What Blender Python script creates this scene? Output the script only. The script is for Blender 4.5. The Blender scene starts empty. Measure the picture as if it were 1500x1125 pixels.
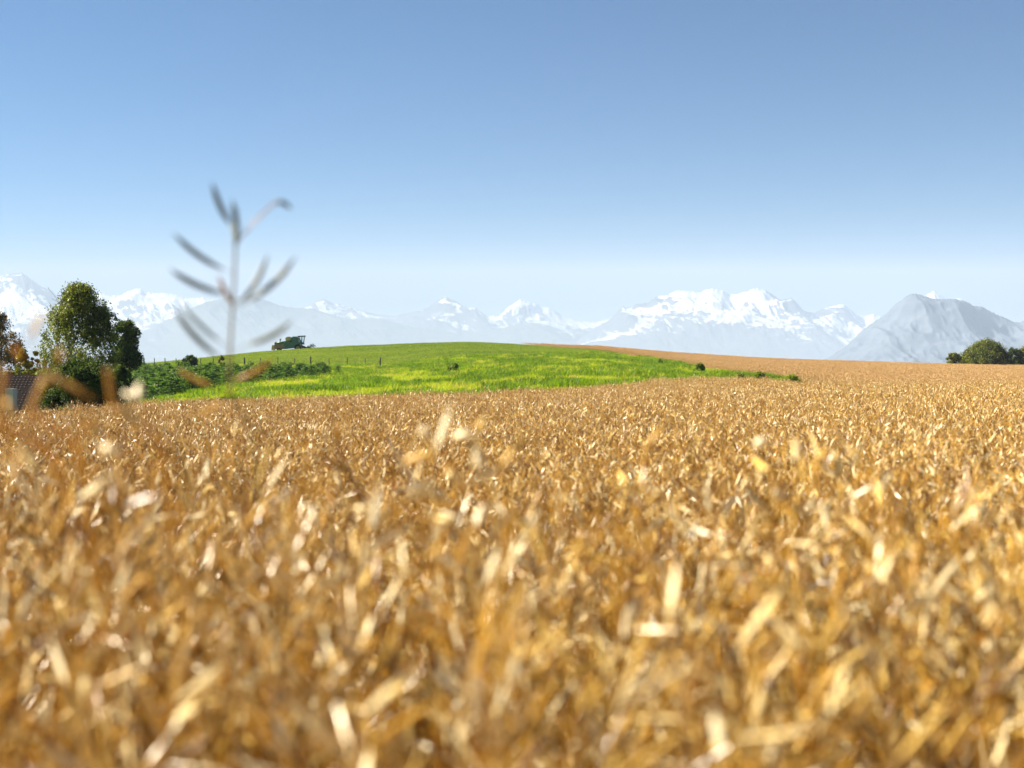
import bpy, math, random
import numpy as np
from mathutils import Vector, Matrix
R = math.radians
rng = np.random.default_rng(7)
random.seed(7)
S = bpy.context.scene
COL = S.collection

# ------------------------------------------------------------------ camera, sky, sun, exposure
EYE = 1.75
F = 2083.0                       # focal length in pixels of the 1500 px wide photograph
HZ = 548.0                       # row of the horizon
cd = bpy.data.cameras.new('camera'); cam = bpy.data.objects.new('camera', cd); COL.objects.link(cam)
cam.location = (0, 0, EYE)
cam.rotation_euler = (R(90) - math.atan((562.5 - HZ) / F), 0, 0)
cd.lens = 50; cd.sensor_width = 36
cd.clip_start = 0.05; cd.clip_end = 120000
cd.dof.use_dof = True; cd.dof.focus_distance = 42; cd.dof.aperture_fstop = 2.6; cd.dof.aperture_blades = 0
S.camera = cam

SUN_EL, SUN_AZ = R(34), R(-74)   # azimuth from +Y, negative = left
sun_dir = Vector((math.sin(SUN_AZ) * math.cos(SUN_EL), math.cos(SUN_AZ) * math.cos(SUN_EL), math.sin(SUN_EL)))
W = bpy.data.worlds.new('World'); S.world = W; W.use_nodes = True
nt = W.node_tree; nt.nodes.clear()
sky = nt.nodes.new('ShaderNodeTexSky'); sky.sky_type = 'NISHITA'; sky.sun_disc = False
sky.sun_elevation = SUN_EL; sky.sun_rotation = SUN_AZ
sky.altitude = 700; sky.air_density = 0.7; sky.dust_density = 0.0; sky.ozone_density = 6.0
bg = nt.nodes.new('ShaderNodeBackground'); bg.inputs['Strength'].default_value = 0.050
wo = nt.nodes.new('ShaderNodeOutputWorld')
tint = nt.nodes.new('ShaderNodeMix'); tint.data_type = 'RGBA'; tint.blend_type = 'MULTIPLY'; tint.inputs[0].default_value = 1
tint.inputs[7].default_value = (0.68, 0.79, 0.75, 1)          # slightly less violet, as the photograph's sky
nt.links.new(sky.outputs[0], tint.inputs[6]); nt.links.new(tint.outputs[2], bg.inputs[0]); nt.links.new(bg.outputs[0], wo.inputs[0])
sl = bpy.data.lights.new('sun', 'SUN'); sl.energy = 5.0; sl.angle = R(0.5); sl.color = (1.0, 0.88, 0.70)
so = bpy.data.objects.new('sun', sl); COL.objects.link(so)
so.rotation_euler = sun_dir.to_track_quat('Z', 'Y').to_euler()
vs = S.view_settings
vs.view_transform = 'Standard'; vs.look = 'None'; vs.gamma = 1; vs.exposure = 1.8
cy = S.cycles
cy.max_bounces = 7; cy.diffuse_bounces = 1; cy.glossy_bounces = 2; cy.transmission_bounces = 4
cy.transparent_max_bounces = 8; cy.volume_bounces = 1
cy.use_denoising = True
cy.sample_clamp_indirect = 6

# ------------------------------------------------------------------ helpers
def P(u, y, Y):
    """a spot seen at (u, y) of the photograph, Y metres ahead"""
    return Vector(((u - 750) / F * Y, Y, EYE + (HZ - y) / F * Y))

def tag(o, label=None, cat=None, group=None, kind=None):
    if label: o['label'] = label
    if cat: o['category'] = cat
    if group: o['group'] = group
    if kind: o['kind'] = kind
    return o

def empty(name, loc, rz=0.0):
    o = bpy.data.objects.new(name, None); COL.objects.link(o)
    o.location = loc; o.rotation_euler = (0, 0, rz); o.empty_display_size = 0.2
    return o

class MB:
    """collects arrays of vertices and quads"""
    def __init__(s): s.V = []; s.F = []; s.T = []; s.M = []; s.n = 0
    def add(s, V, Fc, tone=0.5, m=0):
        V = np.asarray(V, float).reshape(-1, 3); Fc = np.asarray(Fc, int).reshape(-1, 4)
        s.V.append(V); s.F.append(Fc + s.n)
        s.T.append(np.broadcast_to(np.asarray(tone, float), (len(V),)).copy())
        s.M.append(np.full(len(Fc), m, int)); s.n += len(V)
        return s
    def box(s, c, d, tone=0.5, rot=None, m=0, taper=1.0):
        c = np.array(c, float); hx, hy, hz = np.array(d, float) / 2
        V = np.array([[sx * hx * (taper if sz > 0 else 1), sy * hy * (taper if sz > 0 else 1), sz * hz] for sz in (-1, 1) for sy in (-1, 1) for sx in (-1, 1)])
        if rot is not None: V = V @ np.array(rot.to_matrix() if hasattr(rot, 'to_matrix') else rot).T
        Fc = [[0, 2, 3, 1], [4, 5, 7, 6], [0, 1, 5, 4], [2, 6, 7, 3], [0, 4, 6, 2], [1, 3, 7, 5]]
        return s.add(V + c, Fc, tone, m)
    def tube(s, pts, rad, sides=6, tone=0.5, m=0, cap=True):
        pts = np.asarray(pts, float); n = len(pts)
        rad = np.broadcast_to(np.asarray(rad, float), (n,))
        d = np.gradient(pts, axis=0); d /= np.linalg.norm(d, axis=1, keepdims=True) + 1e-12
        ref = np.array([0.0, 0, 1]) if abs(d[:, 2]).mean() < 0.8 else np.array([1.0, 0, 0])
        a = np.cross(d, ref); a /= np.linalg.norm(a, axis=1, keepdims=True) + 1e-12
        b = np.cross(d, a)
        th = np.linspace(0, 2 * np.pi, sides, endpoint=False)
        V = pts[:, None] + rad[:, None, None] * (np.cos(th)[None, :, None] * a[:, None] + np.sin(th)[None, :, None] * b[:, None])
        i = np.arange(n - 1)[:, None] * sides; j = np.arange(sides)[None]; k = (j + 1) % sides
        Fc = np.stack([i + j, i + k, i + sides + k, i + sides + j], -1).reshape(-1, 4)
        V = V.reshape(-1, 3)
        if cap:
            V = np.vstack([V, pts[:1], pts[-1:]]); c0, c1 = n * sides, n * sides + 1
            for q in range(sides):
                k1 = (q + 1) % sides; o1 = (n - 1) * sides
                Fc = np.vstack([Fc, [[c0, k1, q, q]], [[c1, o1 + q, o1 + k1, o1 + k1]]])
        return s.add(V, Fc, tone, m)
    def quads(s, C, A, B, tone, m=0):
        """leaf-like quads: centre C, half axes A and B (n,3)"""
        n = len(C)
        V = np.stack([C - A, C + B * 0.9, C + A, C - B * 0.9], 1).reshape(-1, 3)
        Fc = np.arange(n * 4).reshape(-1, 4)
        return s.add(V, Fc, np.repeat(np.broadcast_to(tone, (n,)), 4), m)
    def mesh(s, name, mats, smooth=False):
        V = np.vstack(s.V); Fc = np.vstack(s.F); T = np.concatenate(s.T); M = np.concatenate(s.M)
        me = bpy.data.meshes.new(name)
        me.vertices.add(len(V)); me.vertices.foreach_set('co', V.ravel().astype(np.float32))
        tri = Fc[:, 2] == Fc[:, 3]; keep = np.ones(Fc.shape, bool); keep[tri, 3] = False   # a quad with its last corner repeated is a triangle
        cnt_ = np.where(tri, 3, 4); li = Fc[keep]
        me.loops.add(len(li)); me.loops.foreach_set('vertex_index', li.astype(np.int32))
        me.polygons.add(len(Fc)); me.polygons.foreach_set('loop_start', (np.cumsum(cnt_) - cnt_).astype(np.int32))
        me.polygons.foreach_set('material_index', M.astype(np.int32))
        me.polygons.foreach_set('use_smooth', np.full(len(Fc), smooth))
        for mt in (mats if isinstance(mats, (list, tuple)) else [mats]): me.materials.append(mt)
        at = me.attributes.new('tone', 'FLOAT', 'POINT'); at.data.foreach_set('value', T.astype(np.float32))
        me.update(calc_edges=True)
        return me
    def build(s, name, mats, parent=None, smooth=False, link=True):
        o = bpy.data.objects.new(name, s.mesh(name, mats, smooth))
        if link: COL.objects.link(o)
        if parent is not None: o.parent = parent
        return o

def unit(v): return v / (np.linalg.norm(v, axis=-1, keepdims=True) + 1e-12)

# value noise ---------------------------------------------------------------
_tab = rng.random((256, 256))
def vnoise(x, y):
    xi = np.floor(x).astype(int); yi = np.floor(y).astype(int); fx = x - xi; fy = y - yi
    fx = fx * fx * fx * (fx * (fx * 6 - 15) + 10); fy = fy * fy * fy * (fy * (fy * 6 - 15) + 10)
    g = lambda a, b: _tab[a & 255, b & 255]
    return (g(xi, yi) * (1 - fx) + g(xi + 1, yi) * fx) * (1 - fy) + (g(xi, yi + 1) * (1 - fx) + g(xi + 1, yi + 1) * fx) * fy
def fbm(x, y, o=5, gain=0.5):
    s = 0; a = 1; t = 0
    for i in range(o):
        s = s + a * vnoise(x * 2 ** i + 17.3 * i, y * 2 ** i + 9.1 * i); t += a; a *= gain
    return s / t
def ridged(x, y, o=5, gain=0.55):
    s = 0; a = 1; t = 0
    for i in range(o):
        s = s + a * (1 - np.abs(2 * vnoise(x * 2 ** i + 31.7 * i, y * 2 ** i + 5.3 * i) - 1)); t += a; a *= gain
    return s / t

# materials -----------------------------------------------------------------
def newmat(name):
    m = bpy.data.materials.new(name); m.use_nodes = True; m.node_tree.nodes.clear()
    return m, m.node_tree.nodes, m.node_tree.links
def ramp_node(N, stops):
    r = N.new('ShaderNodeValToRGB'); e = r.color_ramp.elements
    while len(e) < len(stops): e.new(0.5)
    for el, (p, c) in zip(e, stops): el.position = p; el.color = (*c, 1)
    return r
def leafmat(name, stops, transl=0.4, rough=0.5, spec=0.3, vary=0.25, tcol=(1.0, 1.0, 1.0), patch=None):
    """dry or green plant tissue: tone attribute picks the colour, light passes through"""
    m, N, L = newmat(name)
    at = N.new('ShaderNodeAttribute'); at.attribute_name = 'tone'
    rp = ramp_node(N, stops)
    oi = N.new('ShaderNodeObjectInfo')
    ad = N.new('ShaderNodeMath'); ad.operation = 'MULTIPLY_ADD'; ad.inputs[1].default_value = vary; 
    L.new(oi.outputs['Random'], ad.inputs[0])
    sb = N.new('ShaderNodeMath'); sb.operation = 'SUBTRACT'; sb.inputs[1].default_value = vary / 2
    L.new(at.outputs['Fac'], sb.inputs[0]); L.new(sb.outputs[0], ad.inputs[2])
    src = ad.outputs[0]
    if patch:                     # broad patches of darker and lighter growth over the ground
        ge = N.new('ShaderNodeNewGeometry'); nz = N.new('ShaderNodeTexNoise'); nz.inputs['Scale'].default_value = patch[0]; nz.inputs['Detail'].default_value = 4
        mp = N.new('ShaderNodeMapping'); mp.inputs['Scale'].default_value = patch[2] if len(patch) > 2 else (1, 1, 1)
        L.new(ge.outputs['Position'], mp.inputs[0]); L.new(mp.outputs[0], nz.inputs['Vector'])
        ma = N.new('ShaderNodeMath'); ma.operation = 'MULTIPLY_ADD'; ma.inputs[1].default_value = patch[1]
        s2 = N.new('ShaderNodeMath'); s2.operation = 'SUBTRACT'; s2.inputs[1].default_value = 0.5
        L.new(nz.outputs['Fac'], s2.inputs[0]); L.new(s2.outputs[0], ma.inputs[0]); L.new(src, ma.inputs[2]); src = ma.outputs[0]
    L.new(src, rp.inputs[0])
    p = N.new('ShaderNodeBsdfPrincipled'); p.inputs['Roughness'].default_value = rough
    p.inputs['Specular IOR Level'].default_value = spec
    L.new(rp.outputs[0], p.inputs['Base Color'])
    tr = N.new('ShaderNodeBsdfTranslucent')
    mu = N.new('ShaderNodeMix'); mu.data_type = 'RGBA'; mu.blend_type = 'MULTIPLY'; mu.inputs[0].default_value = 1
    L.new(rp.outputs[0], mu.inputs[6]); mu.inputs[7].default_value = (*tcol, 1); L.new(mu.outputs[2], tr.inputs[0])
    mx = N.new('ShaderNodeMixShader'); mx.inputs[0].default_value = transl
    L.new(p.outputs[0], mx.inputs[1]); L.new(tr.outputs[0], mx.inputs[2])
    o = N.new('ShaderNodeOutputMaterial'); L.new(mx.outputs[0], o.inputs[0])
    return m
def solid(name, col, rough=0.6, metal=0.0, noise=0.15, scale=8.0, spec=0.5, bump=0.0):
    m, N, L = newmat(name)
    p = N.new('ShaderNodeBsdfPrincipled'); p.inputs['Roughness'].default_value = rough; p.inputs['Metallic'].default_value = metal
    p.inputs['Specular IOR Level'].default_value = spec
    tc = N.new('ShaderNodeTexCoord'); nz = N.new('ShaderNodeTexNoise'); nz.inputs['Scale'].default_value = scale; nz.inputs['Detail'].default_value = 6
    L.new(tc.outputs['Object'], nz.inputs['Vector'])
    c = np.array(col)
    rp = ramp_node(N, [(0.25, tuple(c * (1 - noise))), (0.75, tuple(np.minimum(c * (1 + noise), 1)))])
    L.new(nz.outputs['Fac'], rp.inputs[0]); L.new(rp.outputs[0], p.inputs['Base Color'])
    if bump:
        b = N.new('ShaderNodeBump'); b.inputs['Strength'].default_value = bump; L.new(nz.outputs['Fac'], b.inputs['Height']); L.new(b.outputs[0], p.inputs['Normal'])
    o = N.new('ShaderNodeOutputMaterial'); L.new(p.outputs[0], o.inputs[0])
    return m
def ground_mat(name, stops, scale, bump=0.6, stretch=(1, 1, 1)):
    m, N, L = newmat(name)
    p = N.new('ShaderNodeBsdfPrincipled'); p.inputs['Roughness'].default_value = 0.9; p.inputs['Specular IOR Level'].default_value = 0.1
    ge = N.new('ShaderNodeNewGeometry'); mp = N.new('ShaderNodeMapping'); mp.inputs['Scale'].default_value = stretch
    nz = N.new('ShaderNodeTexNoise'); nz.inputs['Scale'].default_value = scale; nz.inputs['Detail'].default_value = 9; nz.inputs['Roughness'].default_value = 0.65
    L.new(ge.outputs['Position'], mp.inputs[0]); L.new(mp.outputs[0], nz.inputs['Vector'])
    rp = ramp_node(N, stops); L.new(nz.outputs['Fac'], rp.inputs[0]); L.new(rp.outputs[0], p.inputs['Base Color'])
    b = N.new('ShaderNodeBump'); b.inputs['Strength'].default_value = bump; b.inputs['Distance'].default_value = 0.2
    L.new(nz.outputs['Fac'], b.inputs['Height']); L.new(b.outputs[0], p.inputs['Normal'])
    o = N.new('ShaderNodeOutputMaterial'); L.new(p.outputs[0], o.inputs[0])
    return m

CROP_STOPS = [(0.0, (0.060, 0.022, 0.002)), (0.3, (0.29, 0.120, 0.009)), (0.58, (0.66, 0.365, 0.045)), (0.8, (0.90, 0.64, 0.17)), (1.0, (0.96, 0.87, 0.57))]
M_CROP = leafmat('ripe_rapeseed', CROP_STOPS, 0.18, 0.30, 0.36, 0.2, (1.0, 0.78, 0.28))
M_STALK = leafmat('ripe_stalk', CROP_STOPS, 0.2, 0.45, 0.4, 0.0, (1.0, 0.7, 0.3))
M_GREYPOD = leafmat('unripe_grey_pod', [(0.0, (0.045, 0.06, 0.03)), (0.5, (0.15, 0.155, 0.06)), (1.0, (0.36, 0.27, 0.11))], 0.12, 0.5, 0.3, 0.0, (1.0, 0.9, 0.6))
M_FARCROP = leafmat('far_rapeseed', [(0.0, (0.36, 0.20, 0.06)), (0.5, (0.58, 0.385, 0.155)), (1.0, (0.78, 0.57, 0.28))], 0.25, 0.5, 0.3, 0.15, (1, 0.85, 0.6), (0.05, 0.35))
M_MEADOW = leafmat('meadow_grass', [(0.0, (0.035, 0.085, 0.012)), (0.3, (0.15, 0.26, 0.010)), (0.6, (0.34, 0.405, 0.016)), (0.9, (0.42, 0.47, 0.04)), (1.0, (0.50, 0.40, 0.17))], 0.55, 0.5, 0.25, 0.25, (1.1, 1.15, 0.4), (0.16, 0.42, (0.55, 1, 1)))
M_PASTURE = leafmat('pasture_grass', [(0.0, (0.06, 0.11, 0.013)), (0.5, (0.17, 0.25, 0.016)), (1.0, (0.34, 0.39, 0.04))], 0.45, 0.5, 0.25, 0.2, (1.1, 1.1, 0.6), (0.09, 0.7, (0.3, 1, 1)))
M_LEAF = leafmat('tree_leaf', [(0.0, (0.025, 0.042, 0.010)), (0.5, (0.11, 0.145, 0.018)), (1.0, (0.26, 0.28, 0.03))], 0.4, 0.5, 0.3, 0.0, (1.2, 1.15, 0.5))
M_BROWNLEAF = leafmat('copper_leaf', [(0.0, (0.05, 0.045, 0.02)), (0.5, (0.16, 0.13, 0.05)), (1.0, (0.34, 0.21, 0.09))], 0.35, 0.45, 0.4, 0.0, (1.1, 0.95, 0.6))
M_YELLOWLEAF = leafmat('yellowing_leaf', [(0.0, (0.05, 0.07, 0.012)), (0.5, (0.16, 0.17, 0.02)), (1.0, (0.30, 0.27, 0.03))], 0.45, 0.45, 0.35, 0.0, (1.1, 1.0, 0.5))
M_DARKLEAF = leafmat('dark_leaf', [(0.0, (0.014, 0.032, 0.012)), (0.5, (0.045, 0.08, 0.018)), (1.0, (0.12, 0.16, 0.03))], 0.35, 0.6, 0.15, 0.0, (1.1, 1.1, 0.5))
M_WEED = leafmat('weed_leaf', [(0.0, (0.02, 0.05, 0.008)), (0.5, (0.14, 0.22, 0.016)), (1.0, (0.28, 0.36, 0.03))], 0.4, 0.5, 0.3, 0.0, (1.1, 1.1, 0.5))
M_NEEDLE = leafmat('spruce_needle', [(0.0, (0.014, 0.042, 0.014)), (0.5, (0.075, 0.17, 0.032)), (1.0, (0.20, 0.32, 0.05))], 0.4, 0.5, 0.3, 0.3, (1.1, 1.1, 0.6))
M_BARK = solid('bark', (0.10, 0.08, 0.06), 0.9, 0, 0.4, 6, 0.2, 0.4)
M_BIRCH = solid('birch_bark', (0.42, 0.39, 0.34), 0.8, 0, 0.6, 5, 0.2, 0.3)

# ------------------------------------------------------------------ terrain
TU = np.array([-400, 0, 70, 200, 400, 557, 680, 850, 1000, 1200, 1500, 1900], float)
TY = np.array([35, 50, 75, 100, 150, 220, 330, 420, 700, 3000], float)
pl = -1.71 + 0.02 * (TU - 750) / F * 35
TZ = np.array([
    [0, -3.2, -5.8, -6.0, -6.0, -5.0, -3.0, -3.0, -14, -100],
    [0, -3.0, -5.6, -5.4, -4.2, -2.0, 0.3, 0.0, -14, -100],
    [0, -2.6, -4.7, -4.4, -2.6, -0.3, 1.2, 0.5, -14, -100],
    [0, -2.08, -2.6, -2.3, -1.0, 0.85, 2.1, 1.3, -14, -100],
    [0, -1.95, -1.85, -1.55, -0.86, 1.27, 5.15, 4.6, -12, -100],
    [0, -1.9, -1.7, -1.35, -0.5, 1.10, 6.6, 6.2, -11, -100],
    [0, -1.8, -1.55, -1.05, 0.1, 2.45, 7.15, 7.1, -10, -100],
    [0, -1.65, -1.2, -0.5, 0.75, 2.65, 5.6, 5.2, -11, -100],
    [0, -1.6, -1.25, -0.65, 0.2, 1.5, 3.75, 3.7, -11, -100],
    [0, -1.6, -1.5, -1.05, -0.3, 0.75, 2.1, 2.0, -11, -100],
    [0, -1.6, -1.6, -1.3, -0.6, 0.1, 1.0, 1.0, -11, -100],
    [0, -1.5, -1.4, -1.1, -0.6, 0.0, 0.7, 0.7, -11, -100]], float)
TZ[:, 0] = pl
def hslopes(x, y):
    h = np.diff(x); d = np.diff(y, axis=0) / h.reshape(-1, *([1] * (y.ndim - 1)))
    m = np.zeros_like(y); m[0] = d[0]; m[-1] = d[-1]
    s = d[:-1] * d[1:]
    m[1:-1] = np.where(s > 0, 2 * d[:-1] * d[1:] / np.where(d[:-1] + d[1:] == 0, 1, d[:-1] + d[1:]), 0)
    return m
def hbasis(x, q):
    i = np.clip(np.searchsorted(x, q) - 1, 0, len(x) - 2); h = x[i + 1] - x[i]; t = np.clip((q - x[i]) / h, 0, 1)
    return i, h, 2 * t**3 - 3 * t**2 + 1, t**3 - 2 * t**2 + t, -2 * t**3 + 3 * t**2, t**3 - t**2
_mY = hslopes(TY, TZ.T).T
def g(x, Y):
    """ground height (absolute)"""
    x = np.atleast_1d(np.asarray(x, float)); Y = np.atleast_1d(np.asarray(Y, float)); x, Y = np.broadcast_arrays(x, Y)
    Yc = np.maximum(Y, 35.0); u = np.clip(750 + F * x / Yc, TU[0], TU[-1])
    iy, hy, a0, a1, b0, b1 = hbasis(TY, np.minimum(Yc, 3000.0))
    # height along every column
    colz = np.stack([TZ[k][iy] * a0 + _mY[k][iy] * hy * a1 + TZ[k][iy + 1] * b0 + _mY[k][iy + 1] * hy * b1 for k in range(len(TU))])
    mu = hslopes(TU, colz)
    iu, hu, c0, c1, e0, e1 = hbasis(TU, u)
    k = np.arange(colz.shape[1]) if colz.ndim == 2 else None
    flat = colz.reshape(len(TU), -1); fm = mu.reshape(len(TU), -1); n = np.arange(flat.shape[1]); iu_ = iu.ravel()
    z = flat[iu_, n] * c0.ravel() + fm[iu_, n] * (hu * c1).ravel() + flat[iu_ + 1, n] * e0.ravel() + fm[iu_ + 1, n] * (hu * e1).ravel()
    z = z.reshape(Y.shape)
    z = np.where(Y < 35, -1.71 + 0.02 * np.clip(x, -19.3, 19.3), z)
    z = z + (fbm(x / 9 + 50, Y / 9 + 50, 3) - 0.5) * 0.30 * np.clip((Y - 35) / 40, 0, 1)
    return z + EYE
def gz(x, Y): return float(g(x, Y)[0])

EDGE_U = np.array([-400, 0, 150, 250, 400, 600, 750, 850, 950, 1050, 1150, 1250, 1350, 1500, 1900], float)
EDGE_Y = np.array([26, 28, 40, 46, 50, 54, 54, 55, 66, 74, 74, 76, 78, 80, 80], float)
def edge(u): return np.interp(u, EDGE_U, EDGE_Y)
BU = np.array([660, 670, 700, 770, 830, 860, 900, 960, 1040, 1120, 1180, 1200, 1210], float)
BY = np.array([900, 362, 352, 344, 330, 314, 284, 238, 168, 122, 98, 80, 60], float)
def farb(u): return np.where(u < 660, 1e9, np.interp(u, BU, BY))
PU = np.array([-400, 557, 620, 700, 850, 1000], float); PY = np.array([216, 218, 222, 226, 240, 250], float)
def past(u): return np.interp(u, PU, PY)
def zone(x, Y):
    """0 near crop, 1 meadow, 2 pasture hill, 3 far crop, 4 valley"""
    u = 750 + F * x / np.maximum(Y, 8.0)
    z = np.ones(np.shape(u), int)
    z = np.where(Y > past(u), 2, z)
    z = np.where((Y > farb(u)), 3, z)
    z = np.where((Y < edge(u)) | (Y < 12), 0, z)
    z = np.where(Y > 440, 4, z)
    return z

def axis(dense, lim, step, grow=1.12):
    a = [0.0]; s = step
    while a[-1] < lim:
        if a[-1] > dense: s *= grow
        a.append(a[-1] + s)
    return np.array(a)
ax = axis(110, 26000, 1.0); gx = np.concatenate([-ax[:0:-1], ax])
ay = axis(440, 27000, 1.5); gy = np.concatenate([-axis(20, 4000, 1.5, 1.4)[:0:-1], ay])
GX, GY = np.meshgrid(gx, gy)
GZ = g(GX, GY)
nx, ny = len(gx), len(gy)
idx = np.arange(nx * ny).reshape(ny, nx)
FQ = np.stack([idx[:-1, :-1], idx[:-1, 1:], idx[1:, 1:], idx[1:, :-1]], -1).reshape(-1, 4)
cx = (GX[:-1, :-1] + GX[1:, 1:]).ravel() / 2; cyy = (GY[:-1, :-1] + GY[1:, 1:]).ravel() / 2
ZN = zone(cx, cyy)
VV = np.stack([GX, GY, GZ], -1).reshape(-1, 3)
G_NEAR = ground_mat('stubble_soil', [(0.3, (0.12, 0.065, 0.022)), (0.7, (0.30, 0.175, 0.06))], 9)
G_MEAD = ground_mat('meadow_soil', [(0.3, (0.05, 0.085, 0.012)), (0.6, (0.13, 0.19, 0.015)), (0.8, (0.22, 0.25, 0.03))], 1.2)
G_PAST = ground_mat('pasture_soil', [(0.3, (0.07, 0.12, 0.015)), (0.7, (0.15, 0.20, 0.025))], 0.8, 0.5, (0.3, 1, 1))
G_FAR = ground_mat('far_field_soil', [(0.3, (0.24, 0.13, 0.05)), (0.7, (0.38, 0.22, 0.09))], 2.0)
G_VAL = ground_mat('valley_land', [(0.35, (0.06, 0.09, 0.03)), (0.65, (0.12, 0.15, 0.05))], 0.004, 0.0)
for k, (nm, mt) in enumerate([('field', G_NEAR), ('meadow_ground', G_MEAD), ('hill', G_PAST), ('far_field', G_FAR), ('valley', G_VAL)]):
    f = FQ[ZN == k]; used = np.unique(f); remap = np.zeros(len(VV), int); remap[used] = np.arange(len(used))
    b = MB(); b.add(VV[used], remap[f]); o = b.build(nm, mt, smooth=True); tag(o, kind='structure')

# ------------------------------------------------------------------ mountains
def mountain_mat(name, rock0, rock1):
    m, N, L = newmat(name)
    at = N.new('ShaderNodeAttribute'); at.attribute_name = 'tone'
    ge = N.new('ShaderNodeNewGeometry'); nz = N.new('ShaderNodeTexNoise'); nz.inputs['Scale'].default_value = 0.008; nz.inputs['Detail'].default_value = 8; nz.inputs['Roughness'].default_value = 0.7
    L.new(ge.outputs['Position'], nz.inputs['Vector'])
    ad = N.new('ShaderNodeMath'); ad.operation = 'MULTIPLY_ADD'; ad.inputs[1].default_value = 1.0
    L.new(nz.outputs['Fac'], ad.inputs[0]); L.new(at.outputs['Fac'], ad.inputs[2])
    st = ramp_node(N, [(0.94, (0, 0, 0)), (1.0, (1, 1, 1))]); L.new(ad.outputs[0], st.inputs[0])
    rk = ramp_node(N, [(0.3, rock0), (0.7, rock1)]); L.new(nz.outputs['Fac'], rk.inputs[0])
    mx = N.new('ShaderNodeMix'); mx.data_type = 'RGBA'; L.new(st.outputs[0], mx.inputs[0]); L.new(rk.outputs[0], mx.inputs[6]); mx.inputs[7].default_value = (0.90, 0.91, 0.93, 1)
    p = N.new('ShaderNodeBsdfPrincipled'); p.inputs['Roughness'].default_value = 0.8; p.inputs['Specular IOR Level'].default_value = 0.1
    L.new(mx.outputs[2], p.inputs['Base Color'])
    o = N.new('ShaderNodeOutputMaterial'); L.new(p.outputs[0], o.inputs[0])
    return m
M_ALP = mountain_mat('alpine_rock_and_snow', (0.07, 0.08, 0.10), (0.16, 0.165, 0.18))
M_FOOT = mountain_mat('forested_slopes', (0.025, 0.04, 0.035), (0.17, 0.18, 0.15))

def massif(name, pts, D, snow, mat=M_ALP, front=5000, seed=0, rough=1.0, du=0.8, jag=1.0, snowline=0.35):
    pts = np.array(pts, float)
    u = np.arange(pts[0, 0], pts[-1, 0] + 0.01, du)
    ys = np.interp(u, pts[:, 0], pts[:, 1]) + (fbm(u / 3.0 + seed * 7, u * 0 + seed, 3) - 0.5) * 3.0 * jag
    H = (HZ - ys) / F * D + 100 + EYE           # ridge height over the valley floor
    t = np.concatenate([-np.linspace(0, 1, 95) ** 1.35 * front, ])[::-1]
    t = np.concatenate([t, np.linspace(0, 1, 10)[1:] * front * 0.5])
    U, T = np.meshgrid(u, t)
    X0 = (U - 750) / F * D
    wob = (fbm(X0 / 2200 + seed * 3.1, X0 * 0 + seed, 3) - 0.5) * front * 0.35
    fr = np.clip(-T / front, 0, 1); bk = np.clip(T / (front * 0.5), 0, 1)
    def smooth(v, w):
        k = np.exp(-0.5 * (np.arange(-int(3 * w), int(3 * w) + 1) / w) ** 2); k /= k.sum()
        return np.convolve(np.pad(v, int(3 * w), mode='edge'), k, mode='valid')
    lev = [H, smooth(H, 2.0 / du), smooth(H, 6.0 / du), smooth(H, 16.0 / du), smooth(H, 40.0 / du)]
    q = np.clip(np.abs(T) / front * 40, 0, None); q = np.clip(np.log2(1 + q), 0, 3.999); qi = q.astype(int); qf = q - qi
    LV = np.stack(lev); ci = np.broadcast_to(np.arange(len(H)), U.shape)
    Hh = LV[qi, ci] * (1 - qf) + LV[qi + 1, ci] * qf
    Hr = np.broadcast_to(H, U.shape)
    base = Hh * (np.where(T <= 0, (1 - fr) ** 1.25, (1 - bk) ** 1.3))
    n1 = ridged(X0 / 1500 + seed * 5.7 + 0.25 * T / 1500, T / 3800 + seed * 2.3, 6)
    n2 = fbm(X0 / 500 + seed, T / 700 + seed, 5)
    amp = np.clip(fr * 7, 0, 1) * (1 - fr) ** 0.8
    Z = base + (n1 - 0.62) * 0.62 * Hh * amp * rough + (n2 - 0.5) * 0.16 * Hh * amp * rough
    Yw = D + T + wob * (1 - np.exp(-fr * 0))
    # nothing in front of the crest may rise above it as seen from the field
    lim = (Hr - 100) * (D + T) / D + 100
    Z = np.where(T < 0, np.minimum(Z, 0.985 * lim - 8 * fr), Z)
    Z = np.maximum(Z, 0) - 100
    X = X0 * (D + T) / D
    n, mth = U.shape[1], U.shape[0]
    gxx = np.gradient(Z, axis=1) / (np.gradient(X, axis=1) + 1e-9); gyy = np.gradient(Z, axis=0) / (np.gradient(Yw, axis=0) + 1e-9)
    steep = np.sqrt(gxx ** 2 + gyy ** 2); nz = 1 / np.sqrt(1 + steep ** 2)
    rel = (Z + 100) / max(H.max(), 1)
    sn = snow + 0.9 * (rel - snowline) + 1.7 * (nz - 0.74) + 1.5 * (fbm(X / 900 + seed * 9 + T / 1600, T / 1500, 4) - 0.5) - 0.35 * np.clip((n1 - 0.7) * 3, -1, 1)
    ii = np.arange(n * mth).reshape(mth, n)
    Fc = np.stack([ii[:-1, :-1], ii[:-1, 1:], ii[1:, 1:], ii[1:, :-1]], -1).reshape(-1, 4)
    b = MB(); b.add(np.stack([X, Yw, Z], -1).reshape(-1, 3), Fc, np.clip(sn, 0, 1).ravel())
    return tag(b.build(name, mat, smooth=True), kind='structure')

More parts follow.
